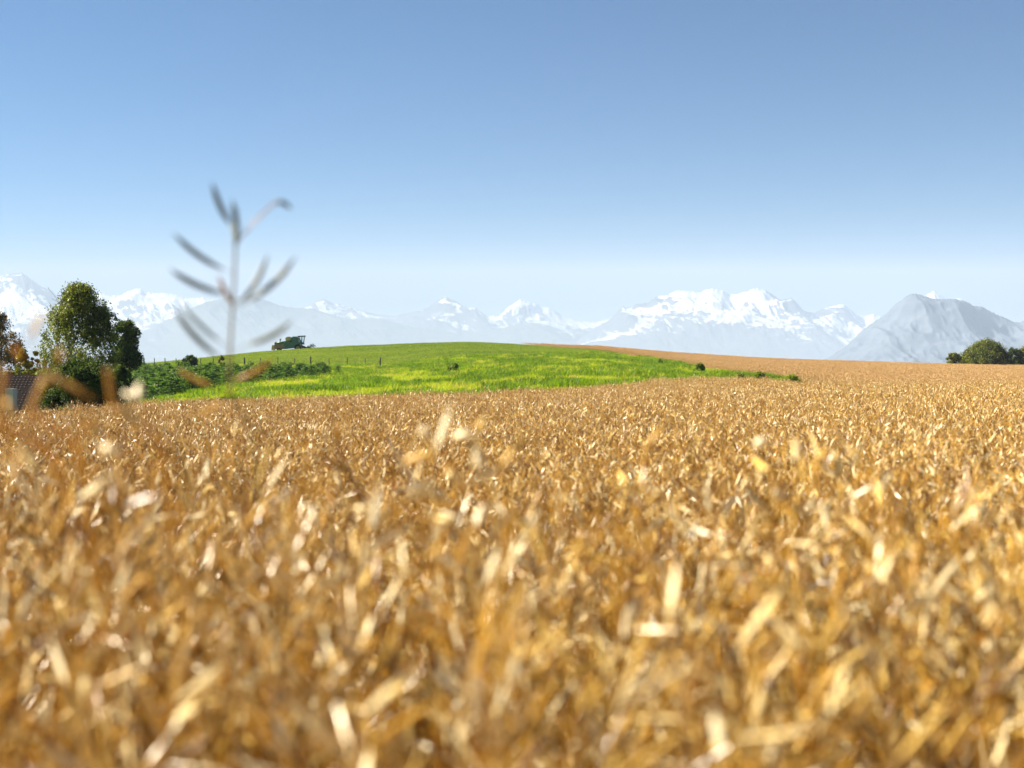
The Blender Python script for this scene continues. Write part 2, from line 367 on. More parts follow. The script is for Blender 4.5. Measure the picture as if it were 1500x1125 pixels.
massif('snowy_mountain', [(-320, 470), (-200, 440), (-90, 425), (-40, 414), (0, 406), (10, 402), (28, 400), (33, 399), (42, 406), (55, 415), (62, 421), (75, 424), (82, 431), (100, 432), (130, 430), (148, 428), (160, 432), (175, 434), (190, 426), (205, 422), (212, 428), (225, 429), (245, 430), (258, 432), (272, 436), (300, 436), (330, 442), (420, 465), (520, 500)], 20000, -0.06, seed=1, front=6000)
massif('snowy_mountain', [(380, 470), (420, 455), (445, 450), (452, 448), (460, 444), (470, 438.5), (478, 439), (488, 444), (503, 446), (515, 450), (526, 454), (535, 456), (550, 459), (565, 463), (580, 463), (594, 459), (605, 458), (620, 454), (632, 446), (644, 437), (651, 434.8), (658, 436), (668, 441), (680, 449), (690, 451.5), (697, 450.4), (704, 456), (716, 463), (730, 463), (738, 456), (747, 448), (754, 444), (761.6, 438), (767, 440), (776, 443), (783, 444), (793, 451), (802, 450), (812, 454), (824, 462), (836, 466), (855, 471), (872, 472), (891, 468), (930, 478), (1000, 500)], 21000, -0.02, seed=2, front=5500, snowline=0.4)
massif('snowy_mountain', [(840, 500), (872, 480), (895, 467), (903, 457), (911, 450), (925, 450), (933, 445), (949, 443), (965, 433), (978, 432), (991, 426), (1010, 426.7), (1026, 428), (1037, 424.5), (1047, 423), (1058, 425), (1069, 431.5), (1077, 430.7), (1090, 429), (1101, 424), (1111, 422.4), (1119, 424), (1133, 432), (1143, 440), (1150, 438), (1159, 436), (1167, 444), (1175, 453), (1183, 458), (1197, 456), (1207, 452), (1223, 448), (1236, 446), (1245, 453), (1252, 460), (1268, 463), (1280, 460), (1290, 464), (1330, 480), (1400, 510)], 18500, -0.18, seed=3, front=5500)
massif('snowy_mountain', [(1320, 460), (1340, 445), (1352, 436), (1360, 430), (1368, 425.5), (1376, 431), (1386, 437), (1394, 438), (1402, 436), (1408, 436.5), (1416, 441), (1440, 460), (1480, 490)], 22000, 0.95, seed=4, front=4000)
M_HAZED_ROCK = mountain_mat('haze_tinted_rock', (0.075, 0.10, 0.145), (0.15, 0.18, 0.225))  # blue veil of haze put into the rock colour
massif('pyramid_mountain', [(1150, 552), (1180, 540), (1220, 520), (1240, 506), (1260, 486), (1276, 474), (1292, 464), (1300, 457), (1312, 445), (1320, 439.6), (1328, 433), (1336, 429.4), (1342, 430.4), (1352, 433.6), (1364, 437), (1376, 439), (1388, 437.6), (1400, 438.4), (1412, 441), (1424, 447), (1438, 449), (1448, 455), (1460, 461), (1472, 466), (1490, 473), (1500, 470), (1520, 462), (1560, 452), (1650, 440), (1750, 455), (1850, 490)], 9500, -4, M_HAZED_ROCK, 3000, 5, 1.6, jag=0.9)
massif('foothills', [(-320, 480), (-100, 470), (100, 490), (200, 482), (250, 466), (300, 443), (345, 433), (372, 434), (385, 438), (396, 442), (409, 447), (430, 451), (458, 452), (492, 463), (520, 468), (560, 468), (600, 478), (680, 490), (720, 484), (760, 474), (800, 470), (830, 476), (860, 484), (895, 502), (930, 530), (960, 545)], 18500, -0.7, M_FOOT, 4500, 6, 1.0, jag=0.5)

# ------------------------------------------------------------------ scatter of uncountable growth
def library(name, objs):
    c = bpy.data.collections.new(name)
    for o in objs: c.objects.link(o)
    return c
def scatter(name, pts, rots, scl, idx_, coll):
    me = bpy.data.meshes.new(name); me.vertices.add(len(pts)); me.vertices.foreach_set('co', np.asarray(pts, np.float32).ravel())
    a = me.attributes.new('rot', 'FLOAT_VECTOR', 'POINT'); a.data.foreach_set('vector', np.asarray(rots, np.float32).ravel())
    a = me.attributes.new('scl', 'FLOAT', 'POINT'); a.data.foreach_set('value', np.asarray(scl, np.float32))
    a = me.attributes.new('pick', 'INT', 'POINT'); a.data.foreach_set('value', np.asarray(idx_, np.int32))
    o = bpy.data.objects.new(name, me); COL.objects.link(o)
    ng = bpy.data.node_groups.new(name, 'GeometryNodeTree')
    ng.interface.new_socket('Geometry', in_out='INPUT', socket_type='NodeSocketGeometry')
    ng.interface.new_socket('Geometry', in_out='OUTPUT', socket_type='NodeSocketGeometry')
    N, L = ng.nodes, ng.links
    gi = N.new('NodeGroupInput'); go = N.new('NodeGroupOutput'); ip = N.new('GeometryNodeInstanceOnPoints')
    ci = N.new('GeometryNodeCollectionInfo'); ci.inputs['Collection'].default_value = coll
    ci.inputs['Separate Children'].default_value = True; ci.inputs['Reset Children'].default_value = True
    def na(nm, dt):
        n = N.new('GeometryNodeInputNamedAttribute'); n.data_type = dt; n.inputs['Name'].default_value = nm; return n.outputs['Attribute']
    L.new(gi.outputs[0], ip.inputs['Points']); L.new(ci.outputs[0], ip.inputs['Instance'])
    ip.inputs['Pick Instance'].default_value = True
    L.new(na('pick', 'INT'), ip.inputs['Instance Index']); L.new(na('rot', 'FLOAT_VECTOR'), ip.inputs['Rotation']); L.new(na('scl', 'FLOAT'), ip.inputs['Scale'])
    L.new(ip.outputs[0], go.inputs[0])
    md = o.modifiers.new('scatter', 'NODES'); md.node_group = ng
    return o

RING_T = np.array([0.0, 0.16, 0.24, 0.45, 0.72, 0.86, 1.0])
RING_W = np.array([0.16, 0.16, 0.62, 1.0, 0.95, 0.40, 0.10])
def pods(b, base, d, L, w, tone, flat=0.62, bend=0.12, m=0):
    """slender seed pods on short stalks: base (n,3), direction (n,3), length, half width"""
    n = len(base); d = unit(d); ref = unit(rng.normal(size=(n, 3)))
    s = unit(np.cross(d, ref)); q = np.cross(s, d)
    up = np.array([0, 0, 1.0]) - d * d[:, 2:3]
    t = RING_T[None, :, None]; Lc = np.reshape(L, (-1, 1, 1))
    C = base[:, None] + d[:, None] * Lc * t + (up * np.reshape(bend, (-1, 1)))[:, None] * Lc * t ** 2
    th = np.array([0, 0.5, 1, 1.5]) * np.pi
    off = np.cos(th)[None, None, :, None] * s[:, None, None] + (np.sin(th)[None, :] * np.reshape(flat * np.ones(n), (-1, 1)))[:, None, :, None] * q[:, None, None]
    V = C[:, :, None] + off * (RING_W[None, :] * np.reshape(w, (-1, 1)))[:, :, None, None]
    R_ = len(RING_T)
    i = np.arange(R_ - 1)[:, None] * 4; j = np.arange(4)[None]; k = (j + 1) % 4
    f = np.stack([i + j, i + k, i + 4 + k, i + 4 + j], -1).reshape(-1, 4)
    Fc = (np.arange(n)[:, None, None] * R_ * 4 + f[None]).reshape(-1, 4)
    tn = np.repeat(np.broadcast_to(tone, (n,)), R_ * 4)
    return b.add(V.reshape(-1, 3), Fc, tn, m)

def curve(p0, d0, L, n=7, up=0.35, wob=0.05):
    pts = [np.array(p0, float)]; d = unit(np.array(d0, float))
    for i in range(n - 1):
        d = unit(d + np.array([0, 0, up / (n - 1)]) + rng.normal(size=3) * wob)
        pts.append(pts[-1] + d * L / (n - 1))
    return np.array(pts)
def along(pts, f):
    s = np.concatenate([[0], np.cumsum(np.linalg.norm(np.diff(pts, axis=0), axis=1))]); f = np.asarray(f) * s[-1]
    p = np.stack([np.interp(f, s, pts[:, k]) for k in range(3)], -1)
    e = np.stack([np.interp(np.minimum(f + 0.01, s[-1]), s, pts[:, k]) - np.interp(np.maximum(f - 0.01, 0), s, pts[:, k]) for k in range(3)], -1)
    return p, unit(e)
def raceme(b, pts, f0, n, fat=1.0):
    f = f0 + (1 - f0) * (np.arange(n) + rng.random(n) * 0.6) / n
    p, e = along(pts, np.minimum(f, 0.995))
    ang = rng.uniform(0, 2 * np.pi, n); r = np.stack([np.cos(ang), np.sin(ang), np.zeros(n)], -1)
    r = unit(r - e * (r * e).sum(1, keepdims=True))
    op = np.radians(rng.normal(48, 17, n))[:, None]
    d = e * np.cos(op) + r * np.sin(op) + rng.normal(size=(n, 3)) * 0.16
    L = rng.uniform(0.055, 0.095, n); w = rng.uniform(0.0019, 0.0030, n) * fat
    kind = rng.random(n); tone = np.where(kind < 0.42, rng.uniform(0.0, 0.26, n), np.where(kind < 0.76, rng.normal(0.55, 0.08, n), rng.uniform(0.72, 0.95, n))); flat = rng.uniform(0.5, 0.8, n)  # pods vary; the dark share also paints shaded gaps, the pale share highlights
    op_ = rng.random(n) < 0.24                     # burst pods: only the pale papery wall is left
    tone[op_] = rng.uniform(0.86, 1.0, op_.sum()); flat[op_] = 0.12; w[op_] *= 1.5
    pods(b, p, d, L, w, tone, flat, rng.uniform(-0.15, 0.4, n))
def rape_plant(fat=1.0, H=1.3, nb=8, dens=1.0):
    b = MB()
    main = curve((0, 0, 0), rng.normal(size=3) * [0.07, 0.07, 0] + [0, 0, 1], H, 10, 0.1, 0.03)
    b.tube(main, np.linspace(0.0058, 0.0014, 10) * fat, 4, 0.3, cap=False)
    raceme(b, main, 0.66, int(24 * dens), fat)
    for i in range(nb):
        f = rng.uniform(0.42, 0.80); p, e = along(main, [f]); a = rng.uniform(0, 2 * np.pi)
        el = rng.uniform(0.5, 1.1)
        br = curve(p[0], (math.cos(a) * math.cos(el), math.sin(a) * math.cos(el), math.sin(el)), (1 - f) * H * rng.uniform(0.75, 1.2), 7, 0.75, 0.07)
        b.tube(br, np.linspace(0.0026, 0.0010, 7) * fat, 3, rng.uniform(0.4, 0.65), cap=False)
        raceme(b, br, 0.28, int(rng.integers(13, 19) * dens), fat)
    return b
lib = [rape_plant(1.0).build('rape_a%d' % i, M_CROP, link=False) for i in range(9)]
crop_lib = library('crop_library', lib)

def wedge(Y0, Y1, dens, margin=2.5, k=0.40):
    A = 0; out = []
    n = int(dens * ((k * (Y0 + Y1) + 2 * margin) * (Y1 - Y0)) * 1.3) + 10
    Y = rng.uniform(Y0, Y1, n); xm = k * Y1 + margin; x = rng.uniform(-xm, xm, n)
    n_keep = int(dens * 2 * xm * (Y1 - Y0)); x, Y = x[:n_keep], Y[:n_keep]
    ok = np.abs(x) < k * Y + margin
    return x[ok], Y[ok]
PT = []
for (a, c, dn) in [(1.0, 7, 33), (7, 16, 31), (16, 30, 27), (30, 82, 20)]:
    x, Y = wedge(a, c, dn)
    PT.append(np.stack([x, Y], -1))
PT = np.vstack(PT); x, Y = PT.T
u = 750 + F * x / Y
ok = Y < edge(u) * (1 + 0.05 * (fbm(x / 2.5, Y / 2.5, 3) - 0.5)) 
ok &= (fbm(x / 0.55 + 3, Y / 0.55 + 7, 2) > 0.34) | (Y > 25)      # small openings between the plants
ok &= ~((Y < 1.1) & (np.abs(x) < 0.25))
x, Y = x[ok], Y[ok]; n = len(x)
hs = 1 + (fbm(x / 1.6 + 9, Y / 1.6, 3) - 0.5) * 0.30 + rng.normal(size=n) * 0.06
tall = (rng.random(n) < 0.16) * rng.exponential(0.11, n) * np.exp(-Y / 9.0)      # single plants standing out of the crop
hs = np.minimum(hs + tall, np.where(Y < 1.8, 1.06, np.where(Y < 3, 1.15, 1.30))) * 0.85 * (1 + 0.30 * np.exp(-(Y / 5.2) ** 1.5))
rot = np.stack([rng.normal(size=n) * 0.15, rng.normal(size=n) * 0.15, rng.uniform(0, 2 * np.pi, n)], -1)
# tall plants that stand clear of the canopy in the nearest metres
for (u_, y_, Y_) in [(690, 640, 2.2), (610, 680, 2.5), (742, 665, 2.6), (700, 720, 2.0), (1165, 655, 2.7), (1212, 672, 2.9), (1112, 665, 3.1), (1150, 720, 2.3), (30, 640, 1.9), (118, 650, 2.1), (165, 665, 2.3), (70, 700, 1.8),
                     (490, 660, 2.6), (940, 660, 2.9), (1450, 690, 2.6), (1385, 680, 3.0), (300, 690, 2.6), (850, 730, 2.5), (245, 650, 2.5), (420, 730, 2.2), (1290, 730, 2.4), (1020, 760, 2.2), (560, 780, 2.0), (340, 800, 1.9), (190, 790, 1.8), (1370, 800, 2.0)]:
    p_ = P(u_, y_, Y_); x = np.append(x, p_.x); Y = np.append(Y, Y_); hs = np.append(hs, (p_.z - gz(p_.x, Y_)) / 1.32)
    rot = np.vstack([rot, [rng.normal() * 0.06, rng.normal() * 0.06, rng.uniform(0, 6.28)]])
n = len(x)
o = scatter('rapeseed_crop', np.stack([x, Y, g(x, Y) - 0.02], -1), rot, hs, rng.integers(0, len(lib), n), crop_lib)
tag(o, 'golden ripe rapeseed crop with tangled dry pods filling the foreground field', 'crop', kind='stuff')

# far crop: the same plant seen from far off, as thickets a metre across
def thicket(nsl, wid, h, L0, w0, mat, lo=0.0):
    b = MB(); p = np.stack([rng.uniform(-wid, wid, nsl), rng.uniform(-wid, wid, nsl), rng.uniform(lo, 1, nsl) ** 0.6 * h], -1)
    d = unit(rng.normal(size=(nsl, 3)) * [0.7, 0.7, 0.5] + [0, 0, 0.6])
    pods(b, p, d, rng.uniform(0.7, 1.4, nsl) * L0, rng.uniform(0.7, 1.3, nsl) * w0, np.clip(rng.normal(0.55, 0.2, nsl), 0, 1))
    return b
flib = library('far_crop_library', [thicket(330, 0.62, 0.95, 0.10, 0.009, M_FARCROP, 0.15).build('thicket_%d' % i, M_FARCROP, link=False) for i in range(5)])
def region(zid, Y0, Y1, cell, u0=-120, u1=1640, jit=0.5):
    xs = []; 
    xa = np.arange(-0.6 * Y1, 0.6 * Y1, cell); ya = np.arange(Y0, Y1, cell)
    X, Yy = np.meshgrid(xa, ya); X = X.ravel() + rng.uniform(-jit, jit, X.size) * cell; Yy = Yy.ravel() + rng.uniform(-jit, jit, Yy.size) * cell
    uu = 750 + F * X / Yy
    ok = (uu > u0) & (uu < u1) & (zone(X, Yy) == zid)
    return X[ok], Yy[ok]
x, Y = region(3, 40, 345, 0.95); n = len(x)
o = scatter('far_rapeseed_crop', np.stack([x, Y, g(x, Y) - 0.05], -1), np.stack([rng.normal(size=n) * 0.05, rng.normal(size=n) * 0.05, rng.uniform(0, 6.28, n)], -1), rng.uniform(0.95, 1.15, n), rng.integers(0, 5, n), flib)
tag(o, 'smooth tan ripe crop covering the far slope on the right', 'crop', kind='stuff')

# grasses
def tuft(nb, rad, h, w, tone0, spread=0.35):
    b = MB()
    for i in range(nb):
        a = rng.uniform(0, 6.28); r = rad * math.sqrt(rng.random()); p0 = np.array([r * math.cos(a), r * math.sin(a), -0.05])
        hh = h * rng.uniform(0.55, 1.15); dr = rng.normal(size=2) * spread * hh
        t = np.array([0, 0.4, 0.75, 1.0])
        c = p0 + np.stack([dr[0] * t ** 1.8, dr[1] * t ** 1.8, hh * t * (1 - 0.12 * t)], -1)
        a2 = rng.uniform(0, 6.28); s = np.array([math.cos(a2), math.sin(a2), 0]) * w * rng.uniform(0.7, 1.3)
        ww = np.array([0.8, 1.0, 0.7, 0.08])[:, None]
        V = np.concatenate([c - s * ww, c + s * ww]); 
        Fc = [[k, k + 4, k + 5, k + 1] for k in range(3)]
        b.add(V, Fc, np.clip(tone0 + rng.normal() * 0.14, 0, 1))
    return b
glist = [tuft(70, 0.42, 0.42, 0.014, 0.55).build('mg_%d' % i, M_MEADOW, link=False) for i in range(4)]
glist += [tuft(80, 0.40, 0.58, 0.016, 0.22).build('mg_%d' % (4 + i), M_MEADOW, link=False) for i in range(2)]
glist += [tuft(45, 0.35, 0.62, 0.010, 0.93).build('mg_6', M_MEADOW, link=False)]
mlib = library('meadow_library', glist)
x1, Y1 = region(1, 24, 110, 0.45); x2, Y2 = region(1, 110, 255, 0.62)
x = np.concatenate([x1, x2]); Y = np.concatenate([Y1, Y2]); n = len(x)
dk = fbm(x / 3.2 + 3, Y / 5.5 + 8, 4)
pick = np.where((dk > 0.56) & (rng.random(n) < 0.8), 4 + rng.integers(0, 2, n), rng.integers(0, 4, n))
pick = np.where((fbm(x / 4 + 40, Y / 3 + 12, 3) > 0.62) & (rng.random(n) < 0.30), 6, pick)
pick = np.where(rng.random(n) < 0.012, 6, pick)
sc = rng.uniform(0.75, 1.25, n) * (0.5 + 1.1 * dk)
o = scatter('meadow_grass', np.stack([x, Y, g(x, Y)], -1), np.stack([rng.normal(size=n) * 0.08, rng.normal(size=n) * 0.08, rng.uniform(0, 6.28, n)], -1), sc, pick, mlib)
tag(o, 'bright yellow-green rough meadow grass with darker tussocks below the hill', 'grass', kind='stuff')
plib = library('pasture_library', [tuft(60, 0.62, 0.20, 0.018, 0.5).build('pg_%d' % i, M_PASTURE, link=False) for i in range(4)])
x, Y = region(2, 200, 350, 0.85); n = len(x)
o = scatter('pasture_grass', np.stack([x, Y, g(x, Y)], -1), np.stack([rng.normal(size=n) * 0.05, rng.normal(size=n) * 0.05, rng.uniform(0, 6.28, n)], -1), rng.uniform(0.7, 1.3, n), rng.integers(0, 4, n), plib)
tag(o, 'short mown green grass over the domed hill top', 'grass', kind='stuff')

# ------------------------------------------------------------------ trees
def limbs(b, H, r0, spread, n, lean=0.0, top=0.95, start=0.15):
    tr = curve((0, 0, -0.3), (lean, 0, 1), H * top + 0.3, 9, 0.1, 0.04)
    b.tube(tr, np.linspace(r0, r0 * 0.15, 9), 8, 0.5)
    tips = []
    for i in range(n):
        f = rng.uniform(start, 0.95); p, e = along(tr, [f]); a = rng.uniform(0, 6.28); el = rng.uniform(0.35, 1.1)
        L = spread * rng.uniform(0.6, 1.0) * (1.15 - 0.75 * f)
        c = curve(p[0], (math.cos(a) * math.cos(el), math.sin(a) * math.cos(el), math.sin(el)), L, 6, 0.25, 0.12)
        b.tube(c, np.linspace(r0 * 0.32 * (1.1 - f), r0 * 0.06, 6), 5, 0.5, cap=False); tips += [c[2], c[3], c[4], c[5]]
    return np.array(tips)
def leaves(b, C, n_each, rad, size, droop=0.0, asp=0.55, light=0.2, stretch=(1, 1, 1)):
    """clumps of leaves: each clump has its own tint"""
    C = np.asarray(C); m = len(C); n = m * n_each
    off = unit(rng.normal(size=(n, 3))) * (rng.random((n, 1)) ** 0.45) * np.reshape(np.repeat(rad * np.ones(m), n_each), (-1, 1)) * stretch
    p = np.repeat(C, n_each, 0) + off
    d = unit(rng.normal(size=(n, 3)) + [0, 0, -droop]); s = unit(np.cross(d, rng.normal(size=(n, 3))))
    sz = size * rng.uniform(0.7, 1.35, (n, 1))
    ct = np.clip(rng.normal(0.5, light, m), 0, 1)
    b.quads(p, d * sz, s * sz * asp, np.clip(np.repeat(ct, n_each) + rng.normal(size=n) * 0.12, 0, 1))
def tree(name, loc, trunk_mb, crown_mb, leafm, barkm, label, cat='tree', group=None, rz=0.0):
    r = empty(name, loc, rz); tag(r, label, cat, group)
    crown_mb.build('crown', leafm, r); trunk_mb.build('trunk', barkm, r, True)
    return r
def shape_points(n, prof, seed_gap=0.45, scale=1.0, squash=1.0):
    """points spread through a crown of revolution: prof = [(z, radius)]; gaps by noise"""
    prof = np.array(prof, float); out = []
    while len(out) < n:
        z = rng.uniform(prof[0, 0], prof[-1, 0]); r = np.interp(z, prof[:, 0], prof[:, 1]); a = rng.uniform(0, 6.28)
        r *= 0.86 + 0.28 * float(fbm(np.array([a * 1.6 + z * 0.3 + scale]), np.array([z * 0.9 + scale * 3]), 3)[0]) * 1.0
        q = r * rng.random() ** 0.33
        if fbm(np.array([a * 1.1 * max(r, .3) + 7.7 * scale]), np.array([z * 1.15 + scale]), 3)[0] < seed_gap * (0.55 + 0.45 * rng.random()): continue
        out.append((q * math.cos(a), q * math.sin(a) * squash, z))
    return np.array(out)

# weeping birch: hanging strands of small leaves
loc = P(119, HZ, 82); loc.z = gz(loc.x, loc.y)
top = P(119, 421, 82).z - loc.z
prof = [(0.3, 1.9), (1.6, 2.4), (3.4, 2.5), (top * 0.5, 2.35), (top * 0.68, 2.1), (top * 0.82, 1.6), (top * 0.93, 1.05), (top * 0.99, 0.25)]
tm = MB(); limbs(tm, top, 0.17, 3.0, 26, top=0.96)
cm = MB(); sp = shape_points(480, prof, 0.42, 2.0)
sp = np.vstack([sp, shape_points(60, [(top * 0.80, 0.9), (top * 0.92, 0.7), (top * 0.995, 0.3)], 0.2, 5.0) + [-0.35, 0, 0.05],
                shape_points(40, [(top * 0.70, 0.6), (top * 0.83, 0.5), (top * 0.90, 0.15)], 0.2, 6.0) + [1.15, 0, 0.0]])
for c in sp:
    k = int(rng.integers(70, 120)); Ls = rng.uniform(0.5, 1.3); t = rng.random(k) ** 0.8
    c0 = c + [0, 0, 0.35]; sway = rng.normal(size=2) * 0.15
    p = c0 + np.stack([sway[0] * t, sway[1] * t, -Ls * t], -1) + rng.normal(size=(k, 3)) * [0.17, 0.17, 0.08] * (1.15 - 0.75 * t[:, None])
    d = unit(rng.normal(size=(k, 3)) * [0.8, 0.8, 0.5] + [0, 0, -0.8]); s = unit(np.cross(d, rng.normal(size=(k, 3))))
    sz = rng.uniform(0.05, 0.085, (k, 1))
    cm.quads(p, d * sz, s * sz * 0.55, np.clip(rng.normal(0.5, 0.2) + rng.normal(size=k) * 0.13, 0, 1))
tree('birch_tree', loc, tm, cm, M_LEAF, M_BIRCH, 'tall weeping birch tree with dense dark green crown beside the tiled roof')

# rounded tree right behind the birch
loc = P(183, HZ, 112); loc.z = gz(loc.x, loc.y); top = P(183, 472, 112).z - loc.z
tm = MB(); limbs(tm, top, 0.22, 2.4, 22, top=0.9)
cm = MB(); sp = shape_points(120, [(top * 0.42, 0.5), (top * 0.48, 1.1), (top * 0.62, 1.05), (top * 0.69, 0.72), (top * 0.8, 0.95), (top * 0.92, 0.8), (top * 0.98, 0.35)], 0.43, 8.0)
leaves(cm, sp, 130, rng.uniform(0.28, 0.5, len(sp)), 0.085, 0.2, 0.6, 0.22)
tree('rounded_tree', loc, tm, cm, M_DARKLEAF, M_BARK, 'smaller round-topped dark tree half hidden behind the weeping birch')

def bush(name, u_, ytop, Y_, wpx, label, mat, n=90, each=140, leaf=0.07, seed=1.0, cat='bush', group=None, prof=None, gap=0.4, trunk=True, hide=0.0, light=0.22):
    loc = P(u_, HZ, Y_); loc.z = gz(loc.x, loc.y); top = P(u_, ytop, Y_).z - loc.z; rw = wpx / F * Y_ / 2
    prof = prof or [(0.02, 0.75), (0.25, 1.0), (0.55, 0.97), (0.78, 0.75), (0.93, 0.45), (1.0, 0.1)]
    sp = shape_points(n, [(a * top, c * rw) for a, c in prof], gap, seed)
    cm = MB(); leaves(cm, sp, each, rng.uniform(0.16, 0.30, len(sp)) * min(rw, top) * 0.9, leaf, 0.1, 0.6, light)
    tm = MB(); limbs(tm, top, max(0.02 * top, 0.02), rw * 0.9, 10, top=0.85, start=0.05)
    return tree(name, loc, tm, cm, mat, M_BARK, label, cat, group)
bush('copper_tree', -6, 462, 78, 105, 'brownish copper-leaved tree behind the tiled roof at the edge', M_BROWNLEAF, 240, 150, 0.065, 3.0, 'tree', prof=[(0.05, 0.7), (0.4, 1.0), (0.62, 0.98), (0.8, 0.7), (0.92, 0.45), (1.0, 0.1)], gap=0.46)
bush('shrub', 34, 514, 74, 42, 'yellow-green rounded shrub rising just behind the roof ridge', M_YELLOWLEAF, 100, 140, 0.05, 4.0)
bush('shrub', 50, 510, 79, 26, 'olive green shrub between the yellow-green shrub and the birch', M_LEAF, 90, 140, 0.055, 5.0)
bush('hedge_shrub', 118, 536, 57, 104, 'low very dark dense shrub in shade at the foot of the birch', M_DARKLEAF, 300, 170, 0.05, 6.0, gap=0.2, prof=[(0.02, 0.9), (0.4, 1.0), (0.75, 0.95), (0.92, 0.7), (1.0, 0.3)])
bush('hedge_shrub', 176, 540, 68, 54, 'dark green shrub between the birch foot and the young spruces', M_DARKLEAF, 150, 170, 0.05, 7.0, gap=0.33)
bush('small_tree', 279, 522, 196, 27, 'small dark solitary tree above the rows of young spruces', M_DARKLEAF, 80, 110, 0.10, 8.0, 'tree')
bush('sapling', 324, 521, 170, 13, 'thin upright olive sapling among the young spruces', M_LEAF, 34, 60, 0.08, 9.0, 'tree', gap=0.5)
bush('field_shrub', 1398, 518, 292, 26, 'leftmost small dark shrub on the skyline of the far crop', M_LEAF, 50, 130, 0.13, 10.0, 'shrub')
bush('field_tree', 1444, 502, 300, 74, 'broad bushy olive tree on the skyline of the far crop', M_LEAF, 240, 170, 0.15, 11.0, 'tree', prof=[(0.05, 0.9), (0.3, 1.0), (0.55, 0.82), (0.78, 0.52), (0.93, 0.28), (1.0, 0.08)], gap=0.46)
bush('field_tree', 1484, 512, 297, 34, 'greener lower tree touching the broad bushy olive tree', M_DARKLEAF, 110, 150, 0.14, 12.0, 'tree')
bush('field_tree', 1514, 506, 300, 48, 'yellowish tree cut by the right edge of the photo', M_YELLOWLEAF, 130, 150, 0.14, 13.0, 'tree')
# darker weed clumps standing out of the meadow
for k, (u_, yt, Y_, w, lab) in enumerate([
        (665, 534, 150, 28, 'lone dark green weed clump in the middle of the bright meadow'),
        (1113, 548, 92, 40, 'dark green weed clump where meadow meets far crop, tallest there'),
        (1084, 549, 88, 34, 'low dark weed clump left of the tallest one by the far crop'),
        (1160, 552, 84, 46, 'outermost green weed clump, last before the crop on the right'),
        (1025, 533, 140, 24, 'small green weed clump on the upper right meadow rim'),
        (966, 528, 170, 18, 'tiny dark weed clump high on the meadow rim')]):
    bush('weed_clump', u_, yt, Y_, w, lab, M_WEED, 60, 110, 0.06, 20.0 + k, 'weeds', 'weed clumps in the meadow', light=0.25, gap=0.3, prof=[(0.0, 1.0), (0.25, 0.95), (0.5, 0.75), (0.8, 0.4), (1.0, 0.08)])

# young spruce plantation ----------------------------------------------------
def spruce():
    b = MB(); H = 1.0
    b.tube([(0, 0, -0.05), (0, 0, 0.5), (0, 0, 1.0)], [0.022, 0.014, 0.004], 5, 0.5, 1)
    for k in range(11):
        z = 0.05 + 0.90 * k / 11; r = 0.36 * (1 - z) ** 0.85 + 0.03
        for j in range(9):
            a = rng.uniform(0, 6.28); el = rng.uniform(-0.05, 0.5); L = r * rng.uniform(0.75, 1.15)
            e = np.array([math.cos(a) * math.cos(el), math.sin(a) * math.cos(el), math.sin(el)])
            m_ = 7; t = np.linspace(0.15, 1, m_)[:, None]
            c = np.array([0, 0, z]) + e * L * t + [0, 0, 0] * t
            sd = unit(np.cross(e, [0, 0, 1.0])); 
            d = unit(e + sd * rng.normal(size=(m_, 1)) * 0.9 + rng.normal(size=(m_, 3)) * 0.3)
            s = unit(np.cross(d, rng.normal(size=(m_, 3))))
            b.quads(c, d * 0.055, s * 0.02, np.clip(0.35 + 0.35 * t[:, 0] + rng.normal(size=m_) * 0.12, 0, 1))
    return b
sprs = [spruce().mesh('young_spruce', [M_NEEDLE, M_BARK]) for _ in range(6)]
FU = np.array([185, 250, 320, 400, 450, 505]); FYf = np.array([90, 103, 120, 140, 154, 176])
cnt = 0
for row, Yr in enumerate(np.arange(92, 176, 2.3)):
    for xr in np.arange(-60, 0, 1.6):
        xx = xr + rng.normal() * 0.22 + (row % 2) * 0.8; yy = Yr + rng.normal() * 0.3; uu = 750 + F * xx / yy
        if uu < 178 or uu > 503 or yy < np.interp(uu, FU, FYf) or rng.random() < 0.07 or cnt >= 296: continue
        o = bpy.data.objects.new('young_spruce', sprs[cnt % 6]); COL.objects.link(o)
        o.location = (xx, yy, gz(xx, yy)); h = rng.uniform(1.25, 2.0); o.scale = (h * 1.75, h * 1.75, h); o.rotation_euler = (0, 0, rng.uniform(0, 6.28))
        tag(o, 'one of the young green spruces in the plantation below the wire fence', 'tree', 'young spruces in the plantation'); cnt += 1

# ------------------------------------------------------------------ wire fence
M_POST = solid('weathered_post', (0.10, 0.085, 0.07), 0.85, 0, 0.3, 14, 0.2, 0.3)
M_WIRE = solid('fence_wire', (0.22, 0.21, 0.20), 0.5, 0.6, 0.1)
fr_ = empty('wire_fence', (P(358, HZ, 214).x, 214, gz(P(358, HZ, 214).x, 214)))
tag(fr_, 'wire fence on thin weathered posts along the edge of the hill pasture', 'fence')
posts = [(190, 1.45, 0.13), (211, 1.60, 0.24), (226, 1.55, 0.13), (242, 1.55, 0.13), (258, 1.45, 0.13), (275, 1.45, 0.13), (294, 1.45, 0.13), (313, 1.45, 0.13), (337, 1.45, 0.13), (358, 1.55, 0.24), (381, 1.45, 0.13), (407, 1.60, 0.13), (432, 1.45, 0.13), (455, 1.70, 0.24), (482, 1.50, 0.13), (509, 1.65, 0.13), (535, 1.50, 0.13), (557, 1.55, 0.24)]
pw = []
